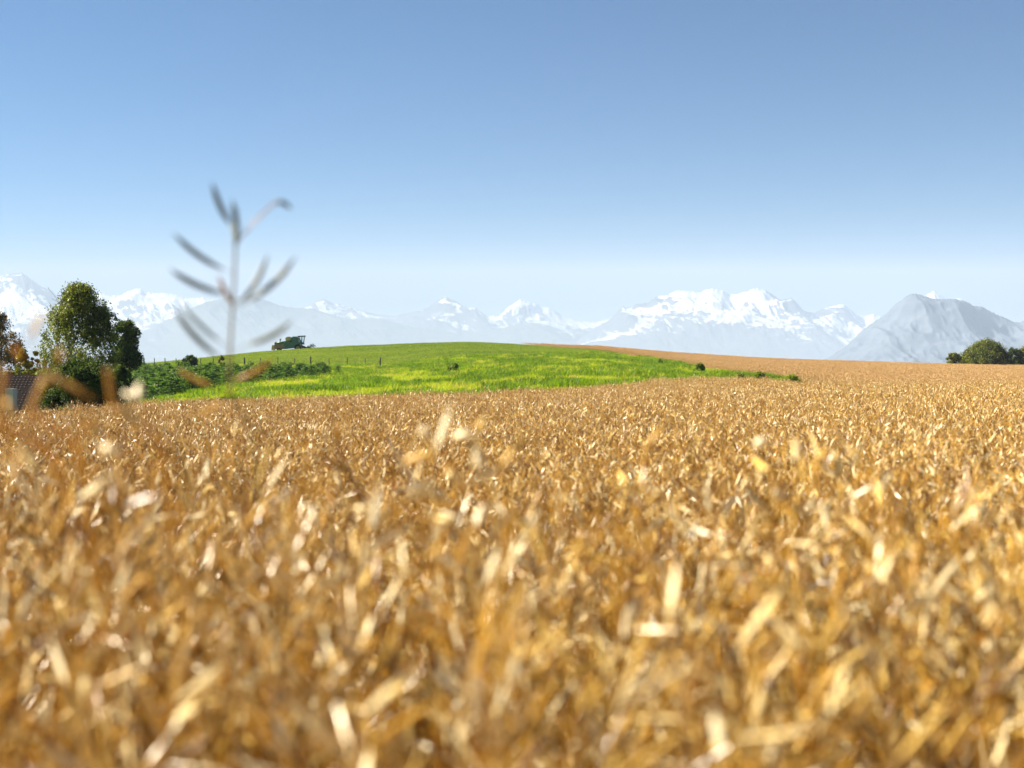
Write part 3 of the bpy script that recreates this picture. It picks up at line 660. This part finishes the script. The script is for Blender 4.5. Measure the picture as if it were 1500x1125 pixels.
for (u_, h, w) in posts:
    Yp = 214 if u_ < 500 else 216; p = P(u_, HZ, Yp); z = gz(p.x, Yp); b = MB()
    a = rng.normal(size=2) * 0.03
    b.tube([(p.x, Yp, z - 0.2), (p.x + a[0] * 0.6, Yp, z + h * 0.5), (p.x + a[0], Yp + a[1], z + h - 0.03), (p.x + a[0], Yp + a[1], z + h)], [w / 2 * 1.05, w / 2, w / 2 * 0.97, w / 2 * 0.7], 8, 0.5)
    o = b.build('post', M_POST, fr_); o.matrix_parent_inverse = fr_.matrix_basis.inverted(); pw.append((p.x, Yp, z, h))
p = P(557, HZ, 216); z = gz(p.x, 216); b = MB(); b.tube([(p.x - 1.0, 216, z), (p.x - 0.5, 216, z + 0.5), (p.x - 0.06, 216, z + 1.0)], 0.05, 6)
o = b.build('brace', M_POST, fr_); o.matrix_parent_inverse = fr_.matrix_basis.inverted()
for hh in (0.35, 0.7, 1.05):
    b = MB(); b.tube([(q[0], q[1] - 0.07, q[2] + hh) for q in pw], 0.006, 4)
    o = b.build('wire', M_WIRE, fr_); o.matrix_parent_inverse = fr_.matrix_basis.inverted()

# ------------------------------------------------------------------ house with dark tiled roof and chimney
M_TILE = solid('dark_brown_tile', (0.016, 0.010, 0.010), 0.9, 0, 0.35, 9, 0.08, 0.15)
M_GLINT = solid('painted_glint', (0.18, 0.17, 0.165), 0.5, 0.1, 0.1)  # pale studs modelled to stand in for glints on the tile edges
M_RENDER = solid('pale_render', (0.55, 0.52, 0.47), 0.85, 0, 0.12, 20, 0.2, 0.15)
M_CAP = solid('chimney_slab', (0.62, 0.58, 0.52), 0.8, 0, 0.15, 12, 0.2)
M_STEEL = solid('bright_steel', (0.62, 0.65, 0.70), 0.25, 0.9, 0.08)
M_GLASS = solid('dark_glass', (0.03, 0.045, 0.05), 0.08, 0, 0.05, 4, 0.6)
M_WOOD = solid('window_frame_wood', (0.35, 0.28, 0.2), 0.7)
HX1 = P(112, HZ, 62).x; HX0 = HX1 - 13.0; RY = 62.0; RZ = EYE - 0.05; SL = math.tan(R(36)); ev = 3.6
hg = gz((HX0 + HX1) / 2, RY)
hs_ = empty('house', ((HX0 + HX1) / 2, RY, hg)); tag(hs_, 'low house with dark brown tile roof dotted with painted glints and pale chimney', 'house')
def hp(o):
    o.matrix_parent_inverse = hs_.matrix_basis.inverted(); return o
b = MB(); wz = RZ - SL * ev
b.box(((HX0 + HX1) / 2, RY, (hg - 0.6 + wz + 0.25) / 2), (HX1 - HX0 - 0.6, 2 * ev - 1.0, wz + 0.25 - (hg - 0.6)))
for xx in (HX0 + 0.3, HX1 - 0.3):           # gables
    sgn = 0.12 if xx < HX0 + 1 else -0.12
    V = [(xx, RY - ev + 0.5, wz + 0.24), (xx, RY + ev - 0.5, wz + 0.24), (xx, RY, RZ - 0.22), (xx + sgn, RY - ev + 0.5, wz + 0.24), (xx + sgn, RY + ev - 0.5, wz + 0.24), (xx + sgn, RY, RZ - 0.22)]
    b.add(V, [[0, 1, 2, 2], [3, 5, 4, 4], [0, 2, 5, 3], [1, 4, 5, 2]])
hp(b.build('wall', M_RENDER, hs_))
b = MB()
for sy in (-1, 1):
    n_r = 24; n_c = int((HX1 - HX0) / 0.16)
    nrm = Vector((0, sy * math.sin(R(36)), math.cos(R(36)))); dn = Vector((0, sy * math.cos(R(36)), -math.sin(R(36))))
    Ls = ev / math.cos(R(36)); rot = Matrix((Vector((1, 0, 0)), dn, nrm)).transposed()
    top_ = Vector(((HX0 + HX1) / 2, RY, RZ))
    b.box(top_ + dn * Ls / 2 - nrm * 0.09, (HX1 - HX0, Ls, 0.10), rot=rot)
    for r_ in range(n_r):
        c = top_ + dn * (Ls * (r_ + 0.5) / n_r) - nrm * 0.005
        tilt = Matrix.Rotation(-0.09, 3, 'X') if True else None
        b.box(c, (HX1 - HX0, Ls / n_r * 1.12, 0.03), rot=rot @ tilt)
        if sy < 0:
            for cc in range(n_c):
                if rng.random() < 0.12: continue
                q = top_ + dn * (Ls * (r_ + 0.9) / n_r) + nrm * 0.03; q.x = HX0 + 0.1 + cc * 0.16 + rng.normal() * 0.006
                b.box(q, (0.045, 0.02, 0.025), rot=rot, m=1)  # added stud, its pale colour imitates a glint
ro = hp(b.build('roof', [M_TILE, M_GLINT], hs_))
b = MB(); b.tube([(HX0 - 0.02, RY, RZ - 0.02), (HX1 + 0.02, RY, RZ - 0.02)], 0.09, 10)
rc = b.build('ridge_cap', M_CAP, ro); rc.matrix_parent_inverse = hs_.matrix_basis.inverted()
c = P(16.5, HZ, 59.6); ct = P(16.5, 569, 59.6).z
b = MB(); b.box((c.x, 59.6, ct / 2 + (hg + 1.5) / 2), (0.33, 0.5, ct - (hg + 1.5)))
ch = hp(b.build('chimney', M_RENDER, hs_))
b = MB(); b.box((c.x, 59.6, ct + 0.035), (0.42, 0.6, 0.07)); o = hp(b.build('cap', M_CAP, ch))
b = MB(); cx0 = c.x + 0.04
b.tube([(cx0, 59.6, ct + 0.07), (cx0, 59.6, ct + 0.16)], 0.07, 12); b.tube([(cx0 - 0.02, 59.6, ct + 0.14), (cx0, 59.6, ct + 0.2), (cx0 + 0.01, 59.6, ct + 0.27)], [0.10, 0.11, 0.075], 12)
b.box((cx0 + 0.07, 59.55, ct + 0.19), (0.05, 0.14, 0.16), m=1)
hp(b.build('cowl', [M_STEEL, M_GLASS], ch))
for wx in (HX0 + 2.5, HX0 + 6.0, HX0 + 9.5):
    b = MB(); b.box((wx, RY - ev + 0.46, hg + 1.4), (1.2, 0.1, 1.2)); w_ = hp(b.build('window', M_WOOD, hs_))
    b = MB(); b.box((wx, RY - ev + 0.395, hg + 1.4), (1.0, 0.03, 1.0)); hp(b.build('pane', M_GLASS, w_))

# ------------------------------------------------------------------ combine harvester on the crest
M_GREEN = solid('green_paint', (0.018, 0.115, 0.040), 0.38, 0, 0.25, 1.5, 0.5)
M_BROWN = solid('brown_panel', (0.27, 0.17, 0.08), 0.6, 0, 0.35, 2.0, 0.3)  # brown base colour of the rear straw walker housing
M_YEL = solid('yellow_paint_and_sunlight', (0.50, 0.38, 0.10), 0.45, 0, 0.15, 3)  # rims, ladder: paint; straw hood, engine cover: yellow sunlight put into the colour
M_BLK = solid('black_rubber', (0.018, 0.018, 0.018), 0.8, 0, 0.3, 10, 0.3)
M_DKM = solid('dark_machine_steel', (0.05, 0.05, 0.055), 0.5, 0.4, 0.3, 5)
M_GREYM = solid('worn_reel_metal', (0.30, 0.30, 0.31), 0.5, 0.5, 0.2, 5)
m_, N_, L_ = newmat('cab_glass'); p_ = N_.new('ShaderNodeBsdfPrincipled'); p_.inputs['Base Color'].default_value = (0.75, 0.9, 0.9, 1); p_.inputs['Roughness'].default_value = 0.03
p_.inputs['Transmission Weight'].default_value = 0.9; p_.inputs['IOR'].default_value = 1.02
o_ = N_.new('ShaderNodeOutputMaterial'); L_.new(p_.outputs[0], o_.inputs[0]); M_CABGL = m_
CY = 322.0; cp = P(424, HZ, CY); cz = gz(cp.x, CY)
s1 = gz(cp.x - 4, CY); s2 = gz(cp.x + 4, CY)
hv = empty('combine_harvester', (cp.x, CY, cz - 0.38)); hv.rotation_euler = (0, -math.atan2(s2 - s1, 8.0), R(4))
tag(hv, 'old green combine harvester with raised reel on the hill crest', 'combine harvester')
def prism(b, prof, y0, y1, tone=0.5, m=0):
    n = len(prof); V = [(x_, y0, z_) for x_, z_ in prof] + [(x_, y1, z_) for x_, z_ in prof]
    Fc = [[i, (i + 1) % n, (i + 1) % n + n, i + n] for i in range(n)]
    c0 = np.mean(np.array(prof), 0); V += [(c0[0], y0, c0[1]), (c0[0], y1, c0[1])]
    for i in range(n): Fc += [[2 * n, (i + 1) % n, i, i], [2 * n + 1, i + n, (i + 1) % n + n, (i + 1) % n + n]]
    return b.add(V, Fc, tone, m)
def bevel(o, w=0.05):
    md = o.modifiers.new('bevel', 'BEVEL'); md.width = w; md.segments = 2; md.limit_method = 'ANGLE'; return o
b = MB(); prism(b, [(-1.0, 0.75), (2.7, 0.95), (2.75, 1.9), (1.6, 2.55), (-0.6, 2.55), (-0.9, 2.0)], -1.35, 1.35); bevel(b.build('body', M_GREEN, hv))
b = MB(); prism(b, [(-3.25, 0.85), (-1.0, 0.78), (-0.9, 2.05), (-2.9, 2.12), (-3.25, 1.75)], -1.25, 1.25); bevel(b.build('straw_walker_housing', M_BROWN, hv))
b = MB(); prism(b, [(-3.2, 1.99), (-0.95, 2.052), (-0.95, 2.45), (-2.75, 2.52), (-3.05, 2.35)], -1.2, 1.2); bevel(b.build('engine_hood', M_GREEN, hv))
b = MB(); prism(b, [(-3.95, 0.75), (-3.3, 0.6), (-3.252, 1.7), (-3.6, 1.9), (-3.85, 1.35)], -1.0, 1.0); bevel(b.build('straw_hood', M_YEL, hv))
b = MB(); b.tube([(-1.85, -0.4, 2.5), (-1.85, -0.4, 2.95)], 0.13, 12); b.tube([(-1.9, -0.4, 2.93), (-1.85, -0.4, 3.02), (-1.6, -0.4, 3.02)], 0.15, 12); b.build('air_intake', M_DKM, hv, True)
b = MB(); prism(b, [(-0.55, 2.552), (0.55, 2.552), (0.65, 3.35), (0.35, 3.5), (-0.25, 3.45), (-0.7, 3.15)], -1.3, 1.3); bevel(b.build('engine_cover', M_YEL, hv))
b = MB(); prism(b, [(0.66, 2.4), (2.25, 2.2), (2.3, 3.2), (1.9, 3.4), (1.2, 3.45), (0.7, 3.2)], -1.4, 1.4); bevel(b.build('grain_tank', M_GREEN, hv))
b = MB(); b.tube([(0.9, -1.5, 2.35), (-0.4, -1.55, 2.42), (-2.6, -1.55, 2.25)], 0.15, 10); b.build('unloading_auger', M_GREEN, hv, True)
cb = bevel(MB().box((2.92, 0, 1.78), (1.1, 1.7, 0.5)).build('cab', M_GREEN, hv), 0.03)
b = MB(); prism(b, [(2.45, 2.04), (3.35, 2.04), (3.62, 3.3), (2.42, 3.3)], -0.78, 0.78); b.build('cab_window', M_CABGL, cb)
b = MB()
for (x0_, x1_) in ((2.44, 2.42), (3.37, 3.64), (2.9, 2.98)):
    for yy in (-0.8, 0.8): b.tube([(x0_, yy, 2.03), (x1_, yy, 3.32)], 0.045, 6)
b.build('cab_pillar', M_DKM, cb)
bevel(MB().box((2.98, 0, 3.42), (1.75, 1.95, 0.22)).build('cab_roof', M_DKM, cb), 0.05)
b = MB(); b.box((2.75, 0, 2.25), (0.45, 0.5, 0.5)); b.box((2.58, 0, 2.65), (0.12, 0.5, 0.5)); bevel(b.build('seat', M_BLK, cb), 0.04)
b = MB(); prism(b, [(2.6, 0.9), (4.2, 0.35), (4.25, 0.75), (2.7, 1.55)], -0.55, 0.55); bevel(b.build('feeder_house', M_DKM, hv))
hd = MB(); prism(hd, [(4.2, 0.12), (5.2, 0.08), (5.25, 0.16), (4.5, 0.3), (4.45, 1.05), (4.26, 1.05)], -2.1, 2.1)
for yy in (-2.12, 2.12): prism(hd, [(4.2, 0.1), (5.3, 0.06), (6.1, 0.22), (5.2, 0.55), (4.5, 1.0), (4.2, 1.05)], yy - 0.04, yy + 0.04)
hdo = hd.build('header', M_DKM, hv)
b = MB(); rc_ = np.array([5.3, 0, 1.05]); rr = 0.55
b.tube([rc_ + [0, -2.0, 0], rc_ + [0, 2.0, 0]], 0.06, 8)
for k in range(6):
    a = k * math.pi / 3 + 0.2; e = np.array([math.cos(a), 0, math.sin(a)]) * rr
    b.tube([rc_ + e + [0, -2.0, 0], rc_ + e + [0, 2.0, 0]], 0.04, 5)
    for yy in (-1.9, -0.65, 0.65, 1.9): b.tube([rc_ + [0, yy, 0], rc_ + e + [0, yy, 0]], 0.03, 4)
    for yy in np.arange(-1.9, 1.95, 0.2): b.tube([rc_ + e + [0, yy, 0], rc_ + e + [0.05, yy, -0.25]], 0.012, 3)
for yy in (-2.05, 2.05): b.tube([(4.3, yy, 1.05), (4.8, yy, 1.25), tuple(rc_ + [0, yy, 0])], 0.05, 6)
b.build('reel', M_GREYM, hdo)
def wheel(nm, x_, y_, r, w, rim):
    th = np.linspace(0, 2 * np.pi, 33)
    b = MB(); prof = [(r * 0.56, -w / 2), (r * 0.9, -w / 2), (r, -w * 0.32), (r, w * 0.32), (r * 0.9, w / 2), (r * 0.56, w / 2)]
    def lathe(prof, b, m=0):
        pr = np.array(prof); n = len(pr); t = th[:-1]
        V = np.stack([pr[None, :, 0] * np.cos(t)[:, None], np.broadcast_to(pr[None, :, 1], (32, n)), pr[None, :, 0] * np.sin(t)[:, None]], -1).reshape(-1, 3)
        i = np.arange(32)[:, None] * n; j = np.arange(n)[None]; i2 = ((np.arange(32) + 1) % 32)[:, None] * n; j2 = (j + 1) % n
        b.add(V, np.stack([i + j, i + j2, i2 + j2, i2 + j], -1).reshape(-1, 4), 0.5, m)
    lathe(prof, b)
    for k in range(24):
        a = k * 2 * np.pi / 24
        for sd in (-1, 1): b.box((r * math.cos(a), sd * w * 0.22, r * math.sin(a)), (0.07, w * 0.42, 0.07), rot=Matrix.Rotation(-a, 3, 'Y') @ Matrix.Rotation(sd * 0.5, 3, 'X'))
    t_ = b.build(nm, M_BLK, hv, True); t_.location = (x_, y_, r)
    b = MB(); lathe([(0.02, -w * 0.2), (r * 0.25, -w * 0.24), (r * 0.555, -w * 0.1), (r * 0.555, w * 0.1), (r * 0.25, w * 0.24), (0.02, w * 0.2)], b)
    b.build('rim', rim, t_, True)
for s in (-1, 1):
    wheel('front_wheel', 2.1, s * 1.35, 0.80, 0.6, M_YEL); wheel('rear_wheel', -2.2, s * 1.2, 0.50, 0.36, M_YEL)
b = MB()
for yy in (-1.75, -1.3): b.tube([(3.0, yy, 0.6), (2.7, yy, 1.6)], 0.025, 6)
for k in range(4): b.box((2.95 - 0.09 * k, -1.525, 0.7 + 0.28 * k), (0.14, 0.45, 0.03))
b.build('ladder', M_YEL, hv)

# ------------------------------------------------------------------ single stalks standing above the crop, close to the camera
def one_pod(parent, a, c, Y_, w=0.0026, tone=0.5, mid=None, flat=0.7, from_stem=None, name='pod', mat=None):
    A = np.array(P(*a, Y_ + rng.normal() * 0.015)); C = np.array(P(*c, Y_ + rng.normal() * 0.03)); b = MB()
    Mi = (A + C) / 2 + np.array([0, 0, -0.003]) if mid is None else np.array(P(*mid, Y_))
    t = np.linspace(0, 1, 9)[:, None]; pts = (1 - t) ** 2 * A + 2 * t * (1 - t) * (2 * Mi - (A + C) / 2) + t ** 2 * C
    rad = np.interp(t[:, 0], [0, .08, .2, .5, .78, .9, 1], [.35, .6, .95, 1.05, .95, .45, .12]) * w * 1.25
    b.tube(pts, rad, 8, tone)
    if from_stem is not None:
        Sx = np.array(P(*from_stem, Y_)); b.tube([Sx, (Sx + A) / 2 + [0, 0, 0.001], A], [0.0007, 0.0006, 0.0008], 5, 0.45, cap=False)
    o = b.build(name, mat or M_STALK, parent, True); o.matrix_parent_inverse = parent.matrix_basis.inverted(); return o
def stem(parent, pts, Y_, r0, r1, tone=0.45, base=True):
    p = [np.array(P(a, c, Y_)) for a, c in pts]
    if base:
        p[0][1] += 0.25; q = p[0].copy(); q[1] += 0.5; q[2] = gz(q[0], q[1]) - 0.03; q[0] += 0.02; p = [q, (q + p[0]) / 2 + [0.01, 0, 0]] + p
    p = np.array(p); t = np.linspace(0, 1, len(p)); tt = np.linspace(0, 1, 24)
    pp = np.stack([np.interp(tt, t, p[:, k]) for k in range(3)], -1)
    b = MB(); b.tube(pp, np.linspace(r0, r1, 24), 8, tone)
    o = b.build('stem', M_GREYPOD if r0 < 0.0029 and base else M_STALK, parent, True); o.matrix_parent_inverse = parent.matrix_basis.inverted(); return o
def stalk_root(u_, Y_, label, group=None):
    p = P(u_, HZ, Y_); r = empty('rapeseed_stalk', (p.x, Y_, gz(p.x, Y_))); return tag(r, label, 'plant', group)
Yl = 2.45
ls = stalk_root(337, Yl, 'lone tall seed stalk with spread pods standing up against the sky')
stem(ls, [(335, 640), (336, 580), (337, 517), (341, 443), (344, 400), (345, 361), (343, 330)], Yl, 0.0028, 0.0022, 0.75)
W1 = 0.0036
for a, c, mid, st, wd, tn in [
        ((346, 361), (340, 292), (346, 325), (345, 364), 0.0044, 0.28), ((337, 328), (311, 267), (322, 300), (344, 352), 0.0042, 0.25),
        ((404, 296), (427, 307), (416, 298), (404, 296), 0.0034, 0.45), ((326, 394), (254, 341), (288, 372), (344, 402), 0.0040, 0.35),
        ((326, 430), (249, 394), (285, 416), (341, 442), 0.0042, 0.33), ((342, 446), (320, 402), (330, 428), (341, 448), 0.0034, 0.5),
        ((353, 442), (393, 372), (376, 412), (341, 450), 0.0038, 0.45), ((366, 440), (434, 375), (402, 414), (341, 452), 0.0042, 0.40),
        ((318, 521), (256, 452), (283, 490), (337, 530), 0.0042, 0.4), ((320, 499), (266, 446), (292, 475), (337, 512), 0.0030, 0.4),
        ((364, 504), (428, 469), (398, 492), (338, 520), 0.0036, 0.45), ((312, 565), (262, 541), (286, 556), (336, 575), 0.0036, 0.45),
        ((346, 556), (400, 525), (374, 545), (336, 572), 0.0036, 0.45), ((322, 590), (290, 610), (306, 602), (336, 585), 0.0040, 0.65)]:
    one_pod(ls, a, c, Yl, wd * 0.95, tn, mid, from_stem=st, mat=M_GREYPOD if (c[1] < 500 and tn < 0.46) else None)
b = MB(); b.tube([np.array(P(346, 356, Yl)), np.array(P(372, 326, Yl)), np.array(P(405, 295, Yl))], [0.0016, 0.0015, 0.0017], 6, 0.6)
o = b.build('twig', M_STALK, ls, True); o.matrix_parent_inverse = ls.matrix_basis.inverted()
# bent stalk by the roof
Y2_ = 1.8
l2 = stalk_root(60, Y2_, 'bent orange stalk with a drooping branch in front of the tiled roof')
stem(l2, [(28, 660), (42, 607), (55, 575), (68, 549)], Y2_, 0.0040, 0.0036, 0.55)
for a, c, mid, st, wd, tn in [((70, 549), (142, 588), (105, 566), (68, 549), 0.0040, 0.5), ((66, 552), (60, 530), (62, 540), (67, 551), 0.0035, 0.6), ((30, 528), (22, 500), (25, 514), (60, 562), 0.0042, 0.5),
                              ((88, 528), (85, 508), (87, 518), (70, 552), 0.0048, 0.62), ((44, 495), (66, 456), (54, 476), (64, 552), 0.0030, 0.7), ((60, 565), (84, 548), (72, 554), (58, 570), 0.004, 0.7)]:
    one_pod(l2, a, c, Y2_, wd * 0.8, tn, mid, from_stem=st)
l3 = stalk_root(162, 1.85, 'short upright orange stalk in front of the birch foot')
stem(l3, [(166, 650), (164, 592), (160, 560), (157, 540)], 1.85, 0.0040, 0.0034, 0.5)
for a, c, mid, st, wd, tn in [((150, 655), (176, 668), (164, 660), (165, 650), 0.0062, 0.97), ((168, 600), (205, 622), (190, 612), (164, 600), 0.0045, 0.7), ((120, 612), (150, 640), (136, 628), (165, 640), 0.0055, 0.8), ((160, 690), (166, 720), (162, 704), (166, 650), 0.0052, 0.95)]:
    one_pod(l3, a, c, 1.85, wd * 0.8, tn, mid, from_stem=st)
l4 = stalk_root(192, 1.95, 'thin stalk carrying one burst white pod before the young spruces')
stem(l4, [(205, 660), (190, 610), (180, 576)], 1.95, 0.0018, 0.0014, 0.6)
one_pod(l4, (181, 574), (200, 577), 1.95, 0.0026, 0.98, from_stem=(180, 576)); one_pod(l4, (203, 585), (204, 559), 1.95, 0.0046, 1.0, from_stem=(181, 575))
l5 = stalk_root(4, 1.75, 'upright orange stalk cut by the left edge of the photo')
stem(l5, [(-12, 680), (-4, 620), (3, 575), (6, 538)], 1.75, 0.0046, 0.0036, 0.55)
for a, c, mid, st, wd, tn in [((30, 650), (52, 690), (40, 668), (-4, 622), 0.0055, 0.85), ((20, 610), (8, 585), (14, 598), (-2, 615), 0.005, 0.6), ((38, 640), (12, 720), (26, 680), (-6, 640), 0.005, 0.65)]:
    one_pod(l5, a, c, 1.75, wd * 0.75, tn, mid, from_stem=st)
l6 = stalk_root(715, 2.2, 'pale seed stalk crowned with burst white pods in mid field')
stem(l6, [(735, 900), (733, 780), (722, 720), (710, 690), (700, 640)], 2.2, 0.0042, 0.0024, 0.75)
for a, c, mid, st, wd, tn in [((618, 626), (632, 645), (624, 635), (700, 700), 0.0058, 0.97), ((664, 641), (692, 637), (678, 638), (702, 660), 0.0058, 0.97), ((700, 655), (708, 695), (702, 675), (702, 650), 0.0058, 0.97),
                              ((590, 680), (646, 665), (616, 670), (706, 690), 0.0050, 0.7), ((728, 695), (766, 640), (748, 668), (715, 705), 0.0050, 0.68), ((655, 690), (690, 720), (670, 704), (715, 715), 0.0055, 0.85),
                              ((640, 760), (690, 790), (664, 768), (725, 760), 0.005, 0.85), ((712, 740), (700, 770), (704, 756), (726, 735), 0.0065, 1.0), ((600, 720), (640, 730), (620, 722), (716, 715), 0.005, 0.88), ((700, 630), (712, 615), (706, 622), (701, 640), 0.005, 0.8)]:
    one_pod(l6, a, c, 2.2, wd, tn, mid, from_stem=st)
l7 = stalk_root(1165, 2.6, 'pale branching seed stalk above the crop on the right')
stem(l7, [(1150, 900), (1160, 800), (1168, 730), (1170, 690), (1166, 640)], 2.6, 0.0042, 0.0024, 0.7)
for a, c, mid, st, wd, tn in [((1108, 652), (1122, 645), (1115, 648), (1168, 720), 0.0075, 1.0), ((1166, 680), (1166, 640), (1168, 660), (1169, 685), 0.0058, 0.9), ((1188, 690), (1215, 655), (1203, 672), (1170, 705), 0.0055, 0.68),
                              ((1130, 690), (1100, 668), (1116, 682), (1168, 720), 0.0045, 0.7), ((1135, 720), (1152, 735), (1142, 726), (1166, 740), 0.006, 0.96), ((1160, 745), (1174, 765), (1168, 754), (1166, 745), 0.0055, 0.75), ((1232, 700), (1222, 660), (1228, 680), (1170, 715), 0.005, 0.82)]:
    one_pod(l7, a, c, 2.6, wd, tn, mid, from_stem=st)
l8 = stalk_root(940, 2.7, 'leaning slim golden stalk between the two pale seed stalks')
stem(l8, [(925, 860), (932, 760), (940, 690), (950, 645)], 2.7, 0.0044, 0.0028, 0.6)
for a, c, mid, st, wd, tn in [((948, 660), (968, 625), (960, 642), (945, 668), 0.0048, 0.65), ((930, 720), (905, 690), (918, 706), (938, 730), 0.005, 0.75), ((945, 740), (975, 712), (962, 726), (935, 745), 0.005, 0.8)]:
    one_pod(l8, a, c, 2.7, wd, tn, mid, from_stem=st)
l9 = stalk_root(490, 2.4, 'dull brown leaning stalk left of the pale mid field stalk')
stem(l9, [(540, 800), (515, 710), (495, 660), (488, 625)], 2.4, 0.0042, 0.003, 0.35)
for a, c, mid, st, wd, tn in [((492, 650), (498, 622), (494, 636), (493, 655), 0.0052, 0.55), ((505, 690), (470, 665), (488, 680), (508, 695), 0.0048, 0.4), ((520, 745), (552, 750), (536, 746), (520, 720), 0.0055, 0.9)]:
    one_pod(l9, a, c, 2.4, wd, tn, mid, from_stem=st)

# ------------------------------------------------------------------ haze over the whole land
b = MB(); 
XA = 30000.0; ya, yb, za, zb, zt = -2000.0, 32000.0, -102.0, 230.0, 2330.0   # a closed six-sided body of air, its top rising from just above the field to above the peaks
b.add([(-XA, ya, za), (XA, ya, za), (XA, yb, za), (-XA, yb, za), (-XA, ya, zb), (XA, ya, zb), (XA, yb, zt), (-XA, yb, zt)],
      [[0, 3, 2, 1], [4, 5, 6, 7], [0, 1, 5, 4], [1, 2, 6, 5], [2, 3, 7, 6], [3, 0, 4, 7]]); hz = b.mesh('haze', [])
m, N, L = newmat('haze_air'); v = N.new('ShaderNodeVolumePrincipled'); v.inputs['Color'].default_value = (0.47, 0.59, 0.80, 1)
v.inputs['Density'].default_value = 9.0e-5; v.inputs['Anisotropy'].default_value = 0.0
oo = N.new('ShaderNodeOutputMaterial'); L.new(v.outputs[0], oo.inputs['Volume'])
hz.materials.clear(); hz.materials.append(m)
m2, N, L = newmat('mist_air'); v = N.new('ShaderNodeVolumePrincipled'); v.inputs['Color'].default_value = (0.66, 0.77, 0.92, 1)
v.inputs['Density'].default_value = 4.8e-4; v.inputs['Anisotropy'].default_value = 0.0
oo = N.new('ShaderNodeOutputMaterial'); L.new(v.outputs[0], oo.inputs['Volume'])
b = MB(); XM = 9000.0
b.add([(-XM, 11000, -97), (XM, 11000, -97), (XM, 13800, -97), (-XM, 13800, -97), (-XM, 12500, 620), (XM, 12500, 620)], [[0, 3, 2, 1], [0, 1, 5, 4], [2, 3, 4, 5], [1, 2, 5, 5], [3, 0, 4, 4]])
mo = b.build('valley_mist', m2); tag(mo, 'pale mist bank in the valley before the mountain feet', 'mist', kind='stuff')
ho = bpy.data.objects.new('haze', hz); COL.objects.link(ho); tag(ho, 'pale blue air haze over the whole land', 'haze', kind='stuff')
